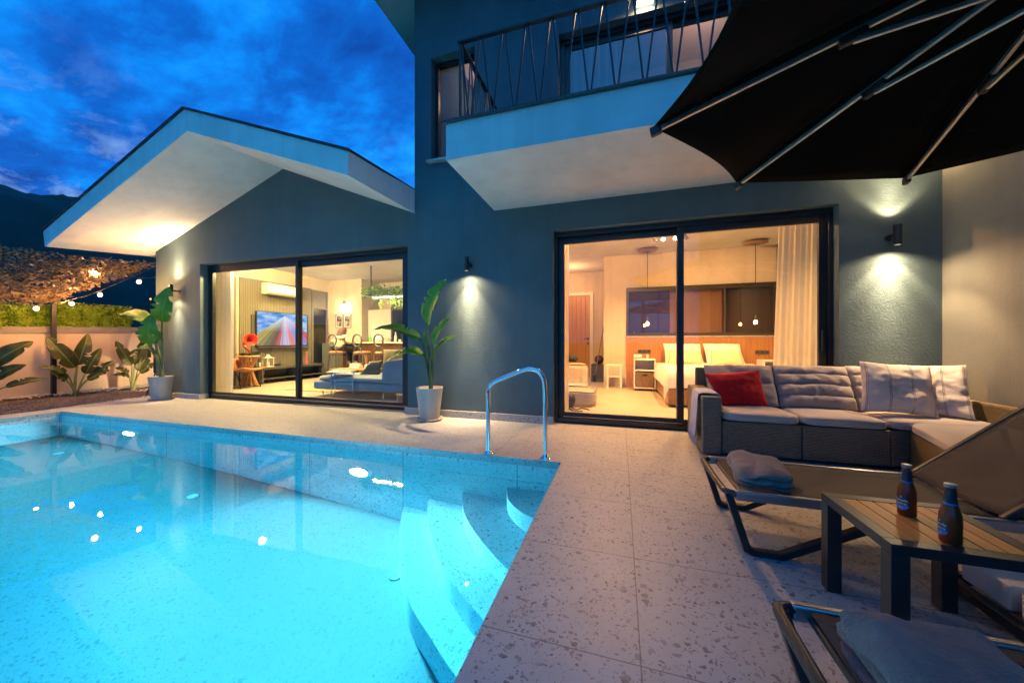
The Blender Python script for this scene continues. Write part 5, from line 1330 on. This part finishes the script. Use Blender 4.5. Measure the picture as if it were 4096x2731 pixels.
for i in range(150):
    a = rnd.uniform(math.pi * .75, math.pi * 2.3); h0 = Vector((px_ + .025, py_ + .095, 1.40)); r1 = .080 + rnd.uniform(-.01, .012)
    p1 = Vector((px_ + .025 + r1 * math.cos(a), py_ + .085 + r1 * math.sin(a), 1.33)); p2 = Vector((px_ + .01 + (r1 + .02) * math.cos(a), py_ + .045 + (r1 + .015) * math.sin(a) * .9, 1.20)); p3 = p2 + Vector((rnd.uniform(-.03, .02), rnd.uniform(-.03, .0), -rnd.uniform(.08, .17)))
    m_.tube(catmull([h0 + Vector((.02 * math.cos(a), .02 * math.sin(a), 0)), h0 * .3 + p1 * .7 + Vector((0, 0, .035)), p1, p2, p3], 4), .0085, 5)
m_.ball((px_ + .025, py_ + .088, 1.335), .083, 16, sz=1.0); m_.build('hair', simple('brown_hair', (.13, .055, .022), .6, var=.4, vscale=60), per, smooth=True)
# things on the counter
def small(name, prof, c, mat, label, cat, n_=16, **kw):
    m_ = MB(); m_.lathe([(a, b + c[2]) for a, b in prof], (c[0], c[1], 0), n_); return tag(m_.build(name, mat, loc=c, smooth=True), label, cat)
small('green_bottle', [(.035, 0), (.038, .10), (.012, .16), (.012, .22), (.001, .221)], (-6.22, 7.62, 1.035), greenG, 'green glass bottle on the bar counter', 'bottle')
small('white_bowl', [(.05, 0), (.12, .10), (.125, .105), (.11, .10), (.001, .02)], (-5.72, 7.62, 1.035), whiteP, 'white bowl on the bar counter between the right stools', 'bowl')
small('clay_bowl', [(.03, 0), (.07, .06), (.001, .02)], (-6.46, 7.62, 1.035), leathM, 'small terracotta bowl on the counter beside the woman', 'bowl')
small('clear_bottle', [(.035, 0), (.04, .14), (.015, .20), (.015, .26), (.001, .261)], (-5.62, 7.85, 1.035), simple('clear_bottle_glass', (.6, .5, .38), .15), 'clear glass bottle on the counter right of the white bowl', 'bottle')
m_ = MB(); m_.ball((-6.0, 7.68, 1.12), .14, 18, sy=.7, sz=.62)
for v_ in m_.v: v_ += Vector((0, 0, .02 * fbm(tuple(v_ * 9)))) ; v_.z = max(v_.z, 1.036)
tag(m_.build('plastic_bag', whiteP, loc=(-6.0, 7.68, 1.036), smooth=True), 'crumpled white bag on the bar counter', 'bag')
for i in range(9):
    x = -5.45 + i * .13; small('glass', [(.03, 0), (.034, .07), (.001, .02)], (x, 7.60 + .05 * math.sin(i * 3), 1.035), simple('glassware', (.6, .52, .40), .12) if i == 0 else MATS['glassware'], 'small drinking glass on the right part of the bar counter', 'glass')['group'] = 'glasses on the bar counter'
m_ = MB(); m_.box(-8.2, -7.75, 8.0, 8.33, FL, 1.0); m_.v = m_.v
tag(m_.build('side_cabinet', simple('slate_cabinet', (.12, .13, .13), .5), loc=(-8.0, 8.15, FL), bevel=.004), 'slate grey cabinet in the corner beside the shuttered door', 'cabinet')
small('pink_bottle', [(.04, 0), (.045, .16), (.018, .24), (.018, .30), (.001, .301)], (-8.05, 8.1, 1.0), simple('pink_glass', (.55, .25, .18), .15), 'pink glass bottle on the corner cabinet', 'bottle')
m_ = MB(); m_.ball((-7.85, 8.1, 1.06), .11, 16, sz=.6); [setattr(v_, 'z', max(v_.z, 1.0005)) for v_ in m_.v]; tag(m_.build('paper_bag', whiteP, loc=(-7.85, 8.1, 1.0), smooth=True), 'crumpled pale bag on the corner cabinet', 'bag')
# pictures, sconce
picM, t = newmat('picture_print'); v = objc(t); c = t.ramp(noise_(t, v, 9, 6, .6), [(.45, (.01, .01, .01)), (.62, (.45, .42, .36))]); p = t.n('ShaderNodeBsdfPrincipled', ins={'Base Color': c, 'Roughness': .4}); out(t, p.outputs[0])
for (xa, xb, lab) in ((-8.04, -7.78, 'left framed black and white print on the living room back wall'), (-7.75, -7.49, 'right framed black and white print on the living room back wall')):
    t_ = thing('picture', lab, 'picture', ((xa + xb) / 2, 8.34, 1.65), 'framed prints in the living room')
    m_ = MB(); frame_rect(m_, xa, xb, 1.45, 1.85, 8.335, .015, .024); m_.build('picture_frame', darkG, t_)
    m_ = MB(); m_.box(xa + .015, xb - .015, 8.345, 8.359, 1.465, 1.835); m_.build('mount', whiteP, t_)
    m_ = MB(); m_.box(xa + .04, xb - .04, 8.341, 8.3445, 1.50, 1.80); m_.build('print', picM, t_)
t_ = thing('sconce', 'small lit wall sconce above the two framed prints', 'wall lamp', (-7.74, 8.3, 2.16))
m_ = MB(); m_.tube([(-7.74, 8.355, 2.19), (-7.74, 8.33, 2.19)], .05, 16); m_.tube([(-7.74, 8.33, 2.19), (-7.70, 8.22, 2.15)], .012, 8); m_.build('arm', shutM, t_, smooth=True)
m_ = MB(); m_.ball((-7.70, 8.22, 2.09), .035, 12); m_.build('bulb', emis('sconce_glow', (1, .75, .42), 60), t_, smooth=True)
light('POINT', 'lamp_light', (-7.70, 8.20, 2.04), 18, (1, .70, .36), t_, shadow_soft_size=.04)
# hanging planter lamp
hp = thing('planter_lamp', 'hanging black planter lamp overflowing with green plants above the bar stools', 'pendant lamp', (-5.7, 7.0, 2.86))
m_ = MB(); m_.tube([(-5.70, 7.0, 2.86), (-5.70, 7.0, 2.14)], .018, 10); m_.tube([(-4.1, 7.0, 2.86), (-4.1, 7.0, 2.14)], .018, 10); m_.box(-5.86, -3.9, 6.93, 7.07, 2.10, 2.14); m_.build('planter_frame', blackM, hp)
m_ = MB(); m_.box(-5.6, -4.0, 6.94, 6.965, 2.075, 2.098); m_.build('light_bar', emis('led_bar_glow', (1, .78, .48), 14), hp)
light('AREA', 'lamp_light', (-4.8, 7.0, 2.06), 34, (1, .70, .36), hp, dir=(0, 0, -1), shape='RECTANGLE', size=1.7, size_y=.06)
m_ = MB(); rnd = random.Random(21)
def leafq(c, L, d):
    sd = d.cross(Vector((rnd.gauss(0, 1), rnd.gauss(0, 1), rnd.gauss(0, 1)))).normalized(); m_.add([c, c + d * L * .5 + sd * L * .35, c + d * L, c + d * L * .5 - sd * L * .35], [(0, 1, 2, 3)])
for i in range(1500):
    x = rnd.uniform(-5.9, -3.95); c = Vector((x, 7.0 + rnd.gauss(0, .07), 2.16 + abs(rnd.gauss(0, .08)))); leafq(c, rnd.uniform(.04, .075), Vector((rnd.gauss(0, 1), rnd.gauss(0, 1), rnd.gauss(.1, .8))).normalized())
for i in range(46):
    x = rnd.uniform(-5.65, -3.95); L = rnd.uniform(.12, .36); y = 7.0 + rnd.choice((-1, 1)) * rnd.uniform(.06, .12)
    for k_ in range(int(L / .022)): leafq(Vector((x + rnd.gauss(0, .012), y + rnd.gauss(0, .012), 2.15 - k_ * .022)), .05, Vector((rnd.gauss(0, 1), rnd.gauss(0, .6), -.7)).normalized())
for cx2 in (-5.75, -4.95, -4.2):
    for i in range(90):
        a = rnd.uniform(0, 6.283); d = Vector((math.cos(a), math.sin(a) * .6, rnd.uniform(-.2, .9))).normalized(); p0 = Vector((cx2, 7.0, 2.17)); p1 = p0 + d * .13; p2 = p1 + Vector((d.x * .1, d.y * .1, -.08)); sd = d.cross(Vector((0, 0, 1))).normalized() * .005
        m_.add([p0 - sd, p0 + sd, p1 + sd, p1 - sd, p2], [(0, 1, 2, 3), (3, 2, 4)])
m_.build('foliage', plantG, hp)
# kitchen behind
kt = thing('kitchen_units', 'tall white kitchen units with black oven at the back of the living room', 'kitchen', (-6.0, 9.0, FL))
m_ = MB(); m_.box(-7.12, -6.34, 8.62, 9.14, FL, 1.98); m_.build('cabinet', whiteP, kt, bevel=.004)
m_ = MB(); m_.box(-6.32, -5.72, 8.60, 9.14, FL, 2.35); m_.build('tower_unit', darkG, kt, bevel=.004)
m_ = MB(); m_.box(-6.26, -5.78, 8.585, 8.5995, 1.45, 1.95); m_.box(-6.26, -5.78, 8.585, 8.5995, .90, 1.40); m_.build('oven', nightM, kt)
m_ = MB(); m_.box(-5.70, -2.85, 8.60, 9.14, FL, .95); m_.build('base_units', whiteP, kt, bevel=.004)
m_ = MB(); m_.box(-5.70, -2.85, 9.10, 9.14, .97, 1.6); m_.build('splashback', simple('blue_tile', (.18, .34, .42), .25), kt)
tp = MB(); tp.tube(catmull([(-5.42, 7.85, 1.035), (-5.42, 7.85, 1.30), (-5.40, 7.82, 1.335), (-5.32, 7.80, 1.335)], 5), .010, 8); tag(tp.build('tap', blackM, loc=(-5.42, 7.85, 1.035), smooth=True), 'black kitchen tap on the counter', 'tap')
# added globes that brighten the rooms, out of view behind the door heads
def globe(x, y, zc_, label, mat, grp):
    t_ = thing('fill_globe', label, 'fill light', (x, y, zc_), grp)
    m_ = MB(); m_.ball((x, y, zc_ - .20), .055, 16); m_.build('globe', mat, t_, smooth=True)
    m_ = MB(); m_.tube([(x, y, zc_ - .15), (x, y, zc_ - .01)], .012, 8); m_.tube([(x, y, zc_ - .01), (x, y, zc_ - .001)], .05, 16); m_.build('stem', blackM, t_, smooth=True)
gl1 = emis('living_fill_glow', (1, .66, .24), 4300)
globe(-6.7, 5.1, 2.86, 'added round fill light under the living room ceiling, out of view behind the door head', gl1, None)
def fill_spot(x, y, zc_, p, col, label, grp):  # added ceiling spots that brighten the rooms
    t_ = thing('fill_spot', label, 'fill light', (x, y, zc_), grp)
    m_ = MB(); m_.lathe([(.055, zc_ - .001), (.055, zc_ - .008), (.040, zc_ - .010), (.036, zc_ - .001)], (x, y, 0), 20); m_.f = [f for f in m_.f if len(f) == 4]; m_.build('trim_ring', whiteP, t_, smooth=True)
    light('SPOT', 'lamp_light', (x, y, zc_ - .012), p, col, t_, dir=(0, .12, -1), spot_size=R(128), spot_blend=.8, shadow_soft_size=.035)
for x, y, lab in ((-7.4, 6.6, 'added fill light in the living room ceiling by the television'), (-5.9, 5.9, 'added fill light in the living room ceiling over the coffee table'), (-4.3, 5.9, 'added fill light in the living room ceiling over the sofa')):
    fill_spot(x, y, 2.86, 430, (1, .68, .24), lab, 'added fill lights in the living room ceiling')

# ================================================================ BEDROOM
bed = thing('bed', 'double bed with white duvet on an oak base in the bedroom', 'bed', (1.6, 6.9, FL))
m_ = MB(); m_.box(.70, 2.52, 5.78, 8.03, .085, .33); m_.build('bed_base', oakM, bed, bevel=.006)
m_ = MB(); m_.box(.76, 2.46, 5.86, 8.0, FL, .0845); m_.build('plinth', darkG, bed)
m_ = MB()
def duv(u, v_):
    x = .64 + 1.94 * u; y = 5.72 + 2.25 * v_; a = abs(2 * u - 1)
    z = .60 + .012 * fbm((x * 3, y * 3, 0)) + .02 * (1 - a * a)
    ed = max(0, (a - .93) / .07); z -= .24 * ed ** 1.5; fr_ = max(0, (.045 - v_) / .045); z -= .25 * fr_ ** 1.5
    return (x - (1 if u > .5 else -1) * .0 + .006 * math.sin(y * 26) * ed, y + .006 * math.sin(x * 22) * fr_, z)
m_.grid(duv, 60, 60); m_.build('duvet', fabric('white_duvet', (.74, .70, .62), bs=.2, big=3), bed, smooth=True)
m_ = MB(); m_.box(.72, 2.50, 5.80, 8.0, .335, .575); m_.build('mattress', whiteP, bed, bevel=.04, seg=3)
for (a, lab) in (((.86, 1.56), 'white pillow on the left side of the bed'), ((1.60, 2.26), 'white pillow on the right side of the bed')):
    tag(pillow((a[0], 7.55, .60), (a[1], 7.55, .60), (a[1], 7.92, 1.0), (a[0], 7.92, 1.01), .17, 'bed_pillow', MATS['white_duvet'], None, 22, .5, .012, a[0], loc=(a[0] + .3, 7.7, .6), pinch=.05), lab, 'pillow', 'pillows on the bed')
crC = fabric('cream_pillow', (.62, .50, .30), bs=.2, big=2)
for (a, lab) in (((.90, 1.50), 'small cream pillow before the left white bed pillow'), ((1.64, 2.18), 'small cream pillow before the right white bed pillow')):
    tag(pillow((a[0], 7.36, .60), (a[1], 7.36, .60), (a[1], 7.56, .87), (a[0], 7.56, .87), .14, 'bed_pillow', crC, None, 20, .5, .012, a[0] + 4, loc=(a[0] + .3, 7.45, .6), pinch=.05), lab, 'pillow', 'pillows on the bed')
hb = thing('headboard_panel', 'ribbed oak headboard panel across the bedroom back wall', 'headboard', (1.5, 8.08, FL))
m_ = MB(); m_.box(.125, 2.93, 8.075, 8.099, FL, 1.14); x = .13
redoak = wood('red_oak', (0.50, 0.25, 0.10), (0.38, 0.175, 0.065), 'z', 3.0)
while x < 2.92: m_.box(x, x + .026, 8.052, 8.0745, FL, 1.14); x += .044
m_.build('slats', redoak, hb)
m_ = MB(); m_.box(.11, 2.935, 8.04, 8.099, 1.142, 1.168); m_.build('ledge', copeM, hb)
iw = thing('interior_window', 'wide dark framed interior window above the bed headboard', 'window', (1.5, 8.1, 1.2))
m_ = MB(); frame_rect(m_, .133, 2.93, 1.17, 2.222, 8.06, .05, .10, .06, .09); m_.box(2.02, 2.06, 8.07, 8.10, 1.23, 2.13); m_.build('window_frame', simple('brown_black_frame', (.035, .027, .024), .4), iw, bevel=.003)
m_ = MB(); pane(m_, .183, 2.88, 1.23, 2.132, 8.115); m_.build('glass', pane_mat('smoked_glass', (.62, .52, .45), .10), iw)
m_ = MB(); z = 1.24
while z < 2.12: m_.box(1.02, 2.01, 8.17, 8.19, z, z + .016); z += .022
m_.build('blind', simple('cream_blind', (.60, .46, .36), .6), iw)
m_ = MB(); m_.box(.80, 1.01, 8.16, 8.20, 1.24, 2.12); m_.box(.15, .80, 8.22, 8.24, 1.24, 1.95); m_.box(2.10, 2.9, 8.20, 8.24, 1.24, 2.12); m_.build('shutter_panel', simple('umber_panel', (.10, .065, .05), .5), iw)
m_ = MB(); m_.box(.13, 2.94, 8.28, 8.30, 1.17, 2.22); m_.build('backing', simple('umber_wall', (.22, .14, .10), .8), iw)
for (x, y, lab) in ((.54, 7.68, 'left bare bulb pendant lamp beside the bed'), (2.45, 7.68, 'right bare bulb pendant lamp beside the bed')):
    t_ = thing('pendant_lamp', lab, 'pendant lamp', (x, y, 2.95), 'bulb pendants beside the bed')
    m_ = MB(); m_.tube([(x, y, 2.93), (x, y, 1.55)], .006, 6); m_.build('cord', blackM, t_, smooth=True)
    m_ = MB(); m_.tube([(x, y, 1.55), (x, y, 1.48)], [.014, .02], 12); m_.build('socket', darkG, t_, smooth=True)
    m_ = MB(); m_.ball((x, y, 1.415), .028, 14, sz=1.3); m_.build('bulb', emis('pendant_glow', (1, .50, .14), 75) if 'pendant_glow' not in MATS else MATS['pendant_glow'], t_, smooth=True)
    m_ = MB(); m_.lathe([(.02, 2.885), (.20, 2.905), (.205, 2.912), (.10, 2.92), (.001, 2.925)], (x, y, 0), 28); cp = m_.build('rattan_rose', simple('rattan_disc', (.34, .19, .09), .7, var=.3, vscale=30) if 'rattan_disc' not in MATS else MATS['rattan_disc'], t_, smooth=True)
    m_ = MB()
    for k_ in range(8):
        a = k_ * math.pi / 4; m_.add([(x, y, 2.875), (x + .05 * math.cos(a - .35), y + .05 * math.sin(a - .35), 2.884), (x + .10 * math.cos(a), y + .10 * math.sin(a), 2.889), (x + .05 * math.cos(a + .35), y + .05 * math.sin(a + .35), 2.884)], [(0, 1, 2, 3)])
    m_.build('star', darkG, cp)
tl_ = thing('track_light', 'ceiling track with four spotlights in the bedroom, two shining at the door', 'track light', (.85, 6.7, 2.95))
m_ = MB(); m_.box(.45, 1.25, 6.68, 6.72, 2.925, 2.95); m_.build('track', whiteP, tl_)
lamps = [(.60, 0), (.735, 1), (.925, 2), (1.09, 0)]
for x, on in lamps:
    m_ = MB(); m_.tube([(x, 6.72, 2.925), (x, 6.70, 2.885)], .008, 6); d = Vector((-.2, -1, -.45)).normalized() if on else Vector((.5, .3, -.6)).normalized(); c = Vector((x, 6.72, 2.87))
    m_.tube([c - d * .045, c + d * .045], .032, 14, cap=True); hd = m_.build('spot_head', whiteP if on else shutM, tl_, smooth=True)
    if on:
        m_ = MB(); m_.ball(c + d * .052, .022 if on == 1 else .015, 10); m_.build('bulb', emis('track_glow', (1, .72, .40), 160) if 'track_glow' not in MATS else MATS['track_glow'], hd, smooth=True)
        light('SPOT', 'lamp_light', c + d * .09, 30 if on == 1 else 20, (1, .55, .24), hd, dir=d, spot_size=R(120), spot_blend=.8, shadow_soft_size=.03)
    else:
        light('SPOT', 'lamp_light', c + d * .06, 60, (1, .55, .24), hd, dir=d, spot_size=R(130), spot_blend=.9, shadow_soft_size=.03)
gl2 = emis('bedroom_fill_glow', (1, .48, .16), 2000)
globe(-.2, 5.3, 2.95, 'added round fill light under the bedroom ceiling, out of view behind the door head', gl2, None)
for x, y, lab in ((-.3, 6.1, 'added fill light in the bedroom ceiling, left one'), (1.1, 6.15, 'added fill light in the bedroom ceiling, middle one'), (2.3, 6.1, 'added fill light in the bedroom ceiling, right one')):
    fill_spot(x, y, 2.95, 430, (1, .50, .17), lab, 'added fill lights in the bedroom ceiling')
light('POINT', 'hall_fill', (-1.2, 8.9, 2.5), 26, (1, .48, .2), shadow_soft_size=.1)  # added light with no fitting, lifts the dark hall
def nightstand(x0_, x1_, y0_, label, full=True):
    t_ = thing('nightstand', label, 'nightstand', ((x0_ + x1_) / 2, y0_ + .2, FL), 'white nightstands beside the bed'); y1_ = y0_ + .38
    m_ = MB()
    for b in ((x0_, x1_, y0_, y1_, .675, .70), (x0_, x0_ + .02, y0_, y1_, .11, .6749), (x1_ - .02, x1_, y0_, y1_, .11, .6749), (x0_ + .02, x1_ - .02, y0_, y1_, .11, .13), (x0_ + .02, x1_ - .02, y0_ + .002, y1_, .46, .48), (x0_ + .02, x1_ - .02, y1_ - .015, y1_, .13, .6749)): m_.box(*b)
    m_.build('carcass', whiteP, t_)
    for x in (x0_ + .03, x1_ - .03):
        m_ = MB(); m_.tube([(x - .01, y0_ + .03, FL + .025), (x + .01, y0_ + .03, FL + .025)], .0245, 12); m_.build('caster', darkG, t_)
    m_ = MB(); m_.box(x0_ + .035, x1_ - .035, y0_ + .01, y1_ - .03, .132, .43); o = m_.build('basket', wickT, t_, bevel=.01)
    m_ = MB(); m_.box((x0_ + x1_) / 2 - .05, (x0_ + x1_) / 2 + .05, y0_ + .004, y0_ + .0095, .365, .395); m_.build('handle_hole', blackM, o)
    return t_
nightstand(.27, .675, 7.44, 'white rolling nightstand with wicker basket left of the bed')
nightstand(2.56, 2.92, 7.60, 'white nightstand right of the bed, partly behind the curtain')
m_ = MB(); m_.tube([(.27, 7.55, .745), (.42, 7.56, .745)], .044, 16); tag(m_.build('rolled_towel', MATS['white_duvet'], loc=(.35, 7.55, .70), smooth=True), 'rolled cream towel on the left nightstand', 'towel')
small('pill_jar', [(.022, 0), (.022, .07), (.024, .07), (.024, .09), (.001, .091)], (.53, 7.56, .70), whiteP, 'small white jar on the left nightstand', 'jar')
for (xa, xb, lab) in ((.37, .63, 'dark wall socket plate left of the bed'), (2.56, 2.80, 'dark wall socket plate right of the bed')):
    m_ = MB(); m_.box(xa, xb, 8.040, 8.0515, .80, .875); o = m_.build('wall_socket', darkG, None, loc=((xa + xb) / 2, 8.04, .84), bevel=.003); tag(o, lab, 'socket', 'wall sockets on the headboard')
    for i in range(3):
        m_ = MB(); m_.tube([(xa + .045 + i * (xb - xa - .09) / 2, 8.0395, .8375), (xa + .045 + i * (xb - xa - .09) / 2, 8.0385, .8375)], .018, 12); m_.build('outlet', blackM, o)
sl = thing('white_stool', 'small white step stool against the bedroom wall left of the headboard', 'stool', (-.12, 7.75, FL))
m_ = MB(); m_.box(-.29, .05, 7.62, 7.88, .53, .56); m_.build('seat', whiteP, sl, bevel=.004)
for x in (-.27, .0):
    for y in (7.63, 7.83):
        m_ = MB(); m_.box(x, x + .035, y, y + .035, FL, .5295); m_.build('leg', whiteP, sl)
m_ = MB(); m_.box(-.235, .0, 7.635, 7.66, .30, .33); m_.build('stretcher', whiteP, sl)
bd = thing('wooden_door', 'oak plank door standing at the end of the bedroom hall', 'door', (-1.15, 9.75, FL))
m_ = MB(); x = -1.50
for i in range(6): m_.box(x + .002, x + .116, 9.74, 9.775, FL, 2.31); x += .119
m_.build('door_leaf', oakZ, bd, bevel=.003)
m_ = MB(); m_.box(-1.58, -1.505, 9.72, 9.78, FL, 2.39); m_.box(-.785, -.70, 9.72, 9.78, FL, 2.39); m_.box(-1.505, -.785, 9.72, 9.78, 2.315, 2.39); m_.build('door_frame', whiteP, bd)
m_ = MB(); m_.box(-.86, -.81, 9.73, 9.7395, 1.10, 1.15); m_.tube([(-.835, 9.74, 1.125), (-.835, 9.69, 1.125), (-.95, 9.69, 1.125)], .009, 8); m_.box(-.86, -.81, 9.73, 9.7395, .97, 1.02); m_.build('handle', blackM, bd)
br_ = thing('broom', 'broom with striped stick leaning beside the hall wall', 'broom', (-.55, 8.75, FL))
m_ = MB(); m_.tube([(-.58, 8.7, .24), (-.37, 8.72, 1.42)], .012, 8); m_.build('stick', shutM, br_, smooth=True)
m_ = MB(); m_.obox((-.60, 8.7, .17), (.05, .22, .16), R(10)); m_.build('brush', blackM, br_, bevel=.01)
m_ = MB(); m_.ball((-.50, 8.95, .60), .11, 16); tag(m_.build('exercise_ball', simple('plum_ball', (.06, .03, .06), .4), loc=(-.5, 8.95, .5), smooth=True), 'dark plum ball on the box in the hall', 'ball')
m_ = MB(); m_.box(-.68, -.38, 8.8, 9.1, FL, .49); tag(m_.build('storage_box', darkG, loc=(-.53, 8.95, FL), bevel=.01), 'dark storage box under the plum ball', 'box')
bagM, t = newmat('clear_plastic'); p = t.n('ShaderNodeBsdfPrincipled', ins={'Base Color': (.62, .55, .46, 1), 'Roughness': .2, 'Alpha': .75}); t.link(bump(t, noise_(t, objc(t), 9, 5, .6), .9, .05), p.inputs['Normal']); out(t, p.outputs[0])
def bag(b, label, seed):
    x0_, x1_, y0_, y1_, z0_, z1_ = b; t_ = thing('storage_bag', label, 'bag', ((x0_ + x1_) / 2, (y0_ + y1_) / 2, z0_), 'plastic storage bags on the bedroom floor')
    cushion(x0_, x1_, y0_, y1_, z0_, z1_, 'bag_body', bagM, t_, seed)
    m_ = MB(); m_.tube([(x0_ + .02, y0_ + .03, z1_ - .02), (x1_ - .02, y0_ + .02, z1_ - .02), (x1_ - .01, y1_ - .03, z1_ - .02)], .008, 6); m_.build('piping', blackM, t_)
bag((-1.20, -.35, 5.35, 5.85, FL, .30), 'clear plastic storage bag lying nearest the bedroom door', 1)
bag((-1.25, -.50, 5.9, 6.3, FL, .32), 'clear plastic storage bag lying just behind the nearest one', 2)
bag((-1.15, -.62, 7.1, 7.5, .06, .60), 'tall clear plastic bag standing near the hall', 3)
bp = thing('backpack', 'black backpack with loose straps on the bedroom floor by the door', 'backpack', (-.72, 5.15, FL))
m_ = MB(); m_.ball((-.74, 5.15, .19), .12, 16, sz=1.05, sy=.8); m_.build('bag_body', simple('black_nylon', (.02, .02, .025), .6), bp, smooth=True)
m_ = MB(); m_.tube(catmull([(-.68, 5.1, .10), (-.60, 5.06, .075), (-.52, 5.1, .09), (-.42, 5.12, .07)], 6), .010, 6); m_.tube(catmull([(-.70, 5.05, .08), (-.62, 4.98, .072), (-.5, 5.0, .074)], 6), .008, 6); m_.build('strap', blackM, bp, smooth=True)
m_ = MB(); m_.ball((-.95, 7.3, .70), .13, 16, sz=.6); tag(m_.build('dark_clothes', simple('charcoal_cloth', (.03, .03, .035), .8), loc=(-.95, 7.3, .6), smooth=True), 'bundle of dark clothes on top of the tall plastic bag', 'clothes')
# balcony lamp under the tower eave
t_ = thing('balcony_lamp', 'bright lamp on the wall above the balcony door', 'wall lamp', (.28, 4.38, 5.05))
m_ = MB(); m_.box(.18, .38, 4.32, 4.398, 5.02, 5.09); m_.build('lamp_body', alu, t_, bevel=.004)
m_ = MB(); m_.box(.19, .37, 4.33, 4.39, 5.006, 5.0195); m_.build('lamp_lens', lampE, t_)
light('AREA', 'lamp_light', (.28, 4.33, 5.0), 9, (1, .62, .30), t_, dir=(0, -.3, -1), shape='RECTANGLE', size=.18, size_y=.06)

# far street lamp on the dark slope between net and house corner
d_ = Vector((-.2953 - 1.0345 * .9554, .9554 - 1.0345 * .2953 * -1 * -1, .1215)); c = Vector((0, 0, 1.05)) + d_ * 62
t_ = thing('street_lamp', 'tiny orange street lamp far off on the dark slope left of the house corner', 'street lamp', (c.x, c.y, c.z - 5))
m_ = MB(); m_.ball(tuple(c), .10, 10); m_.build('lamp_head', emis('street_lamp_glow', (1, .30, .08), 12), t_, smooth=True)
m_ = MB(); m_.tube([(c.x, c.y, c.z - 7), (c.x, c.y, c.z - .09)], .05, 8); m_.build('post', alu, t_, smooth=True)
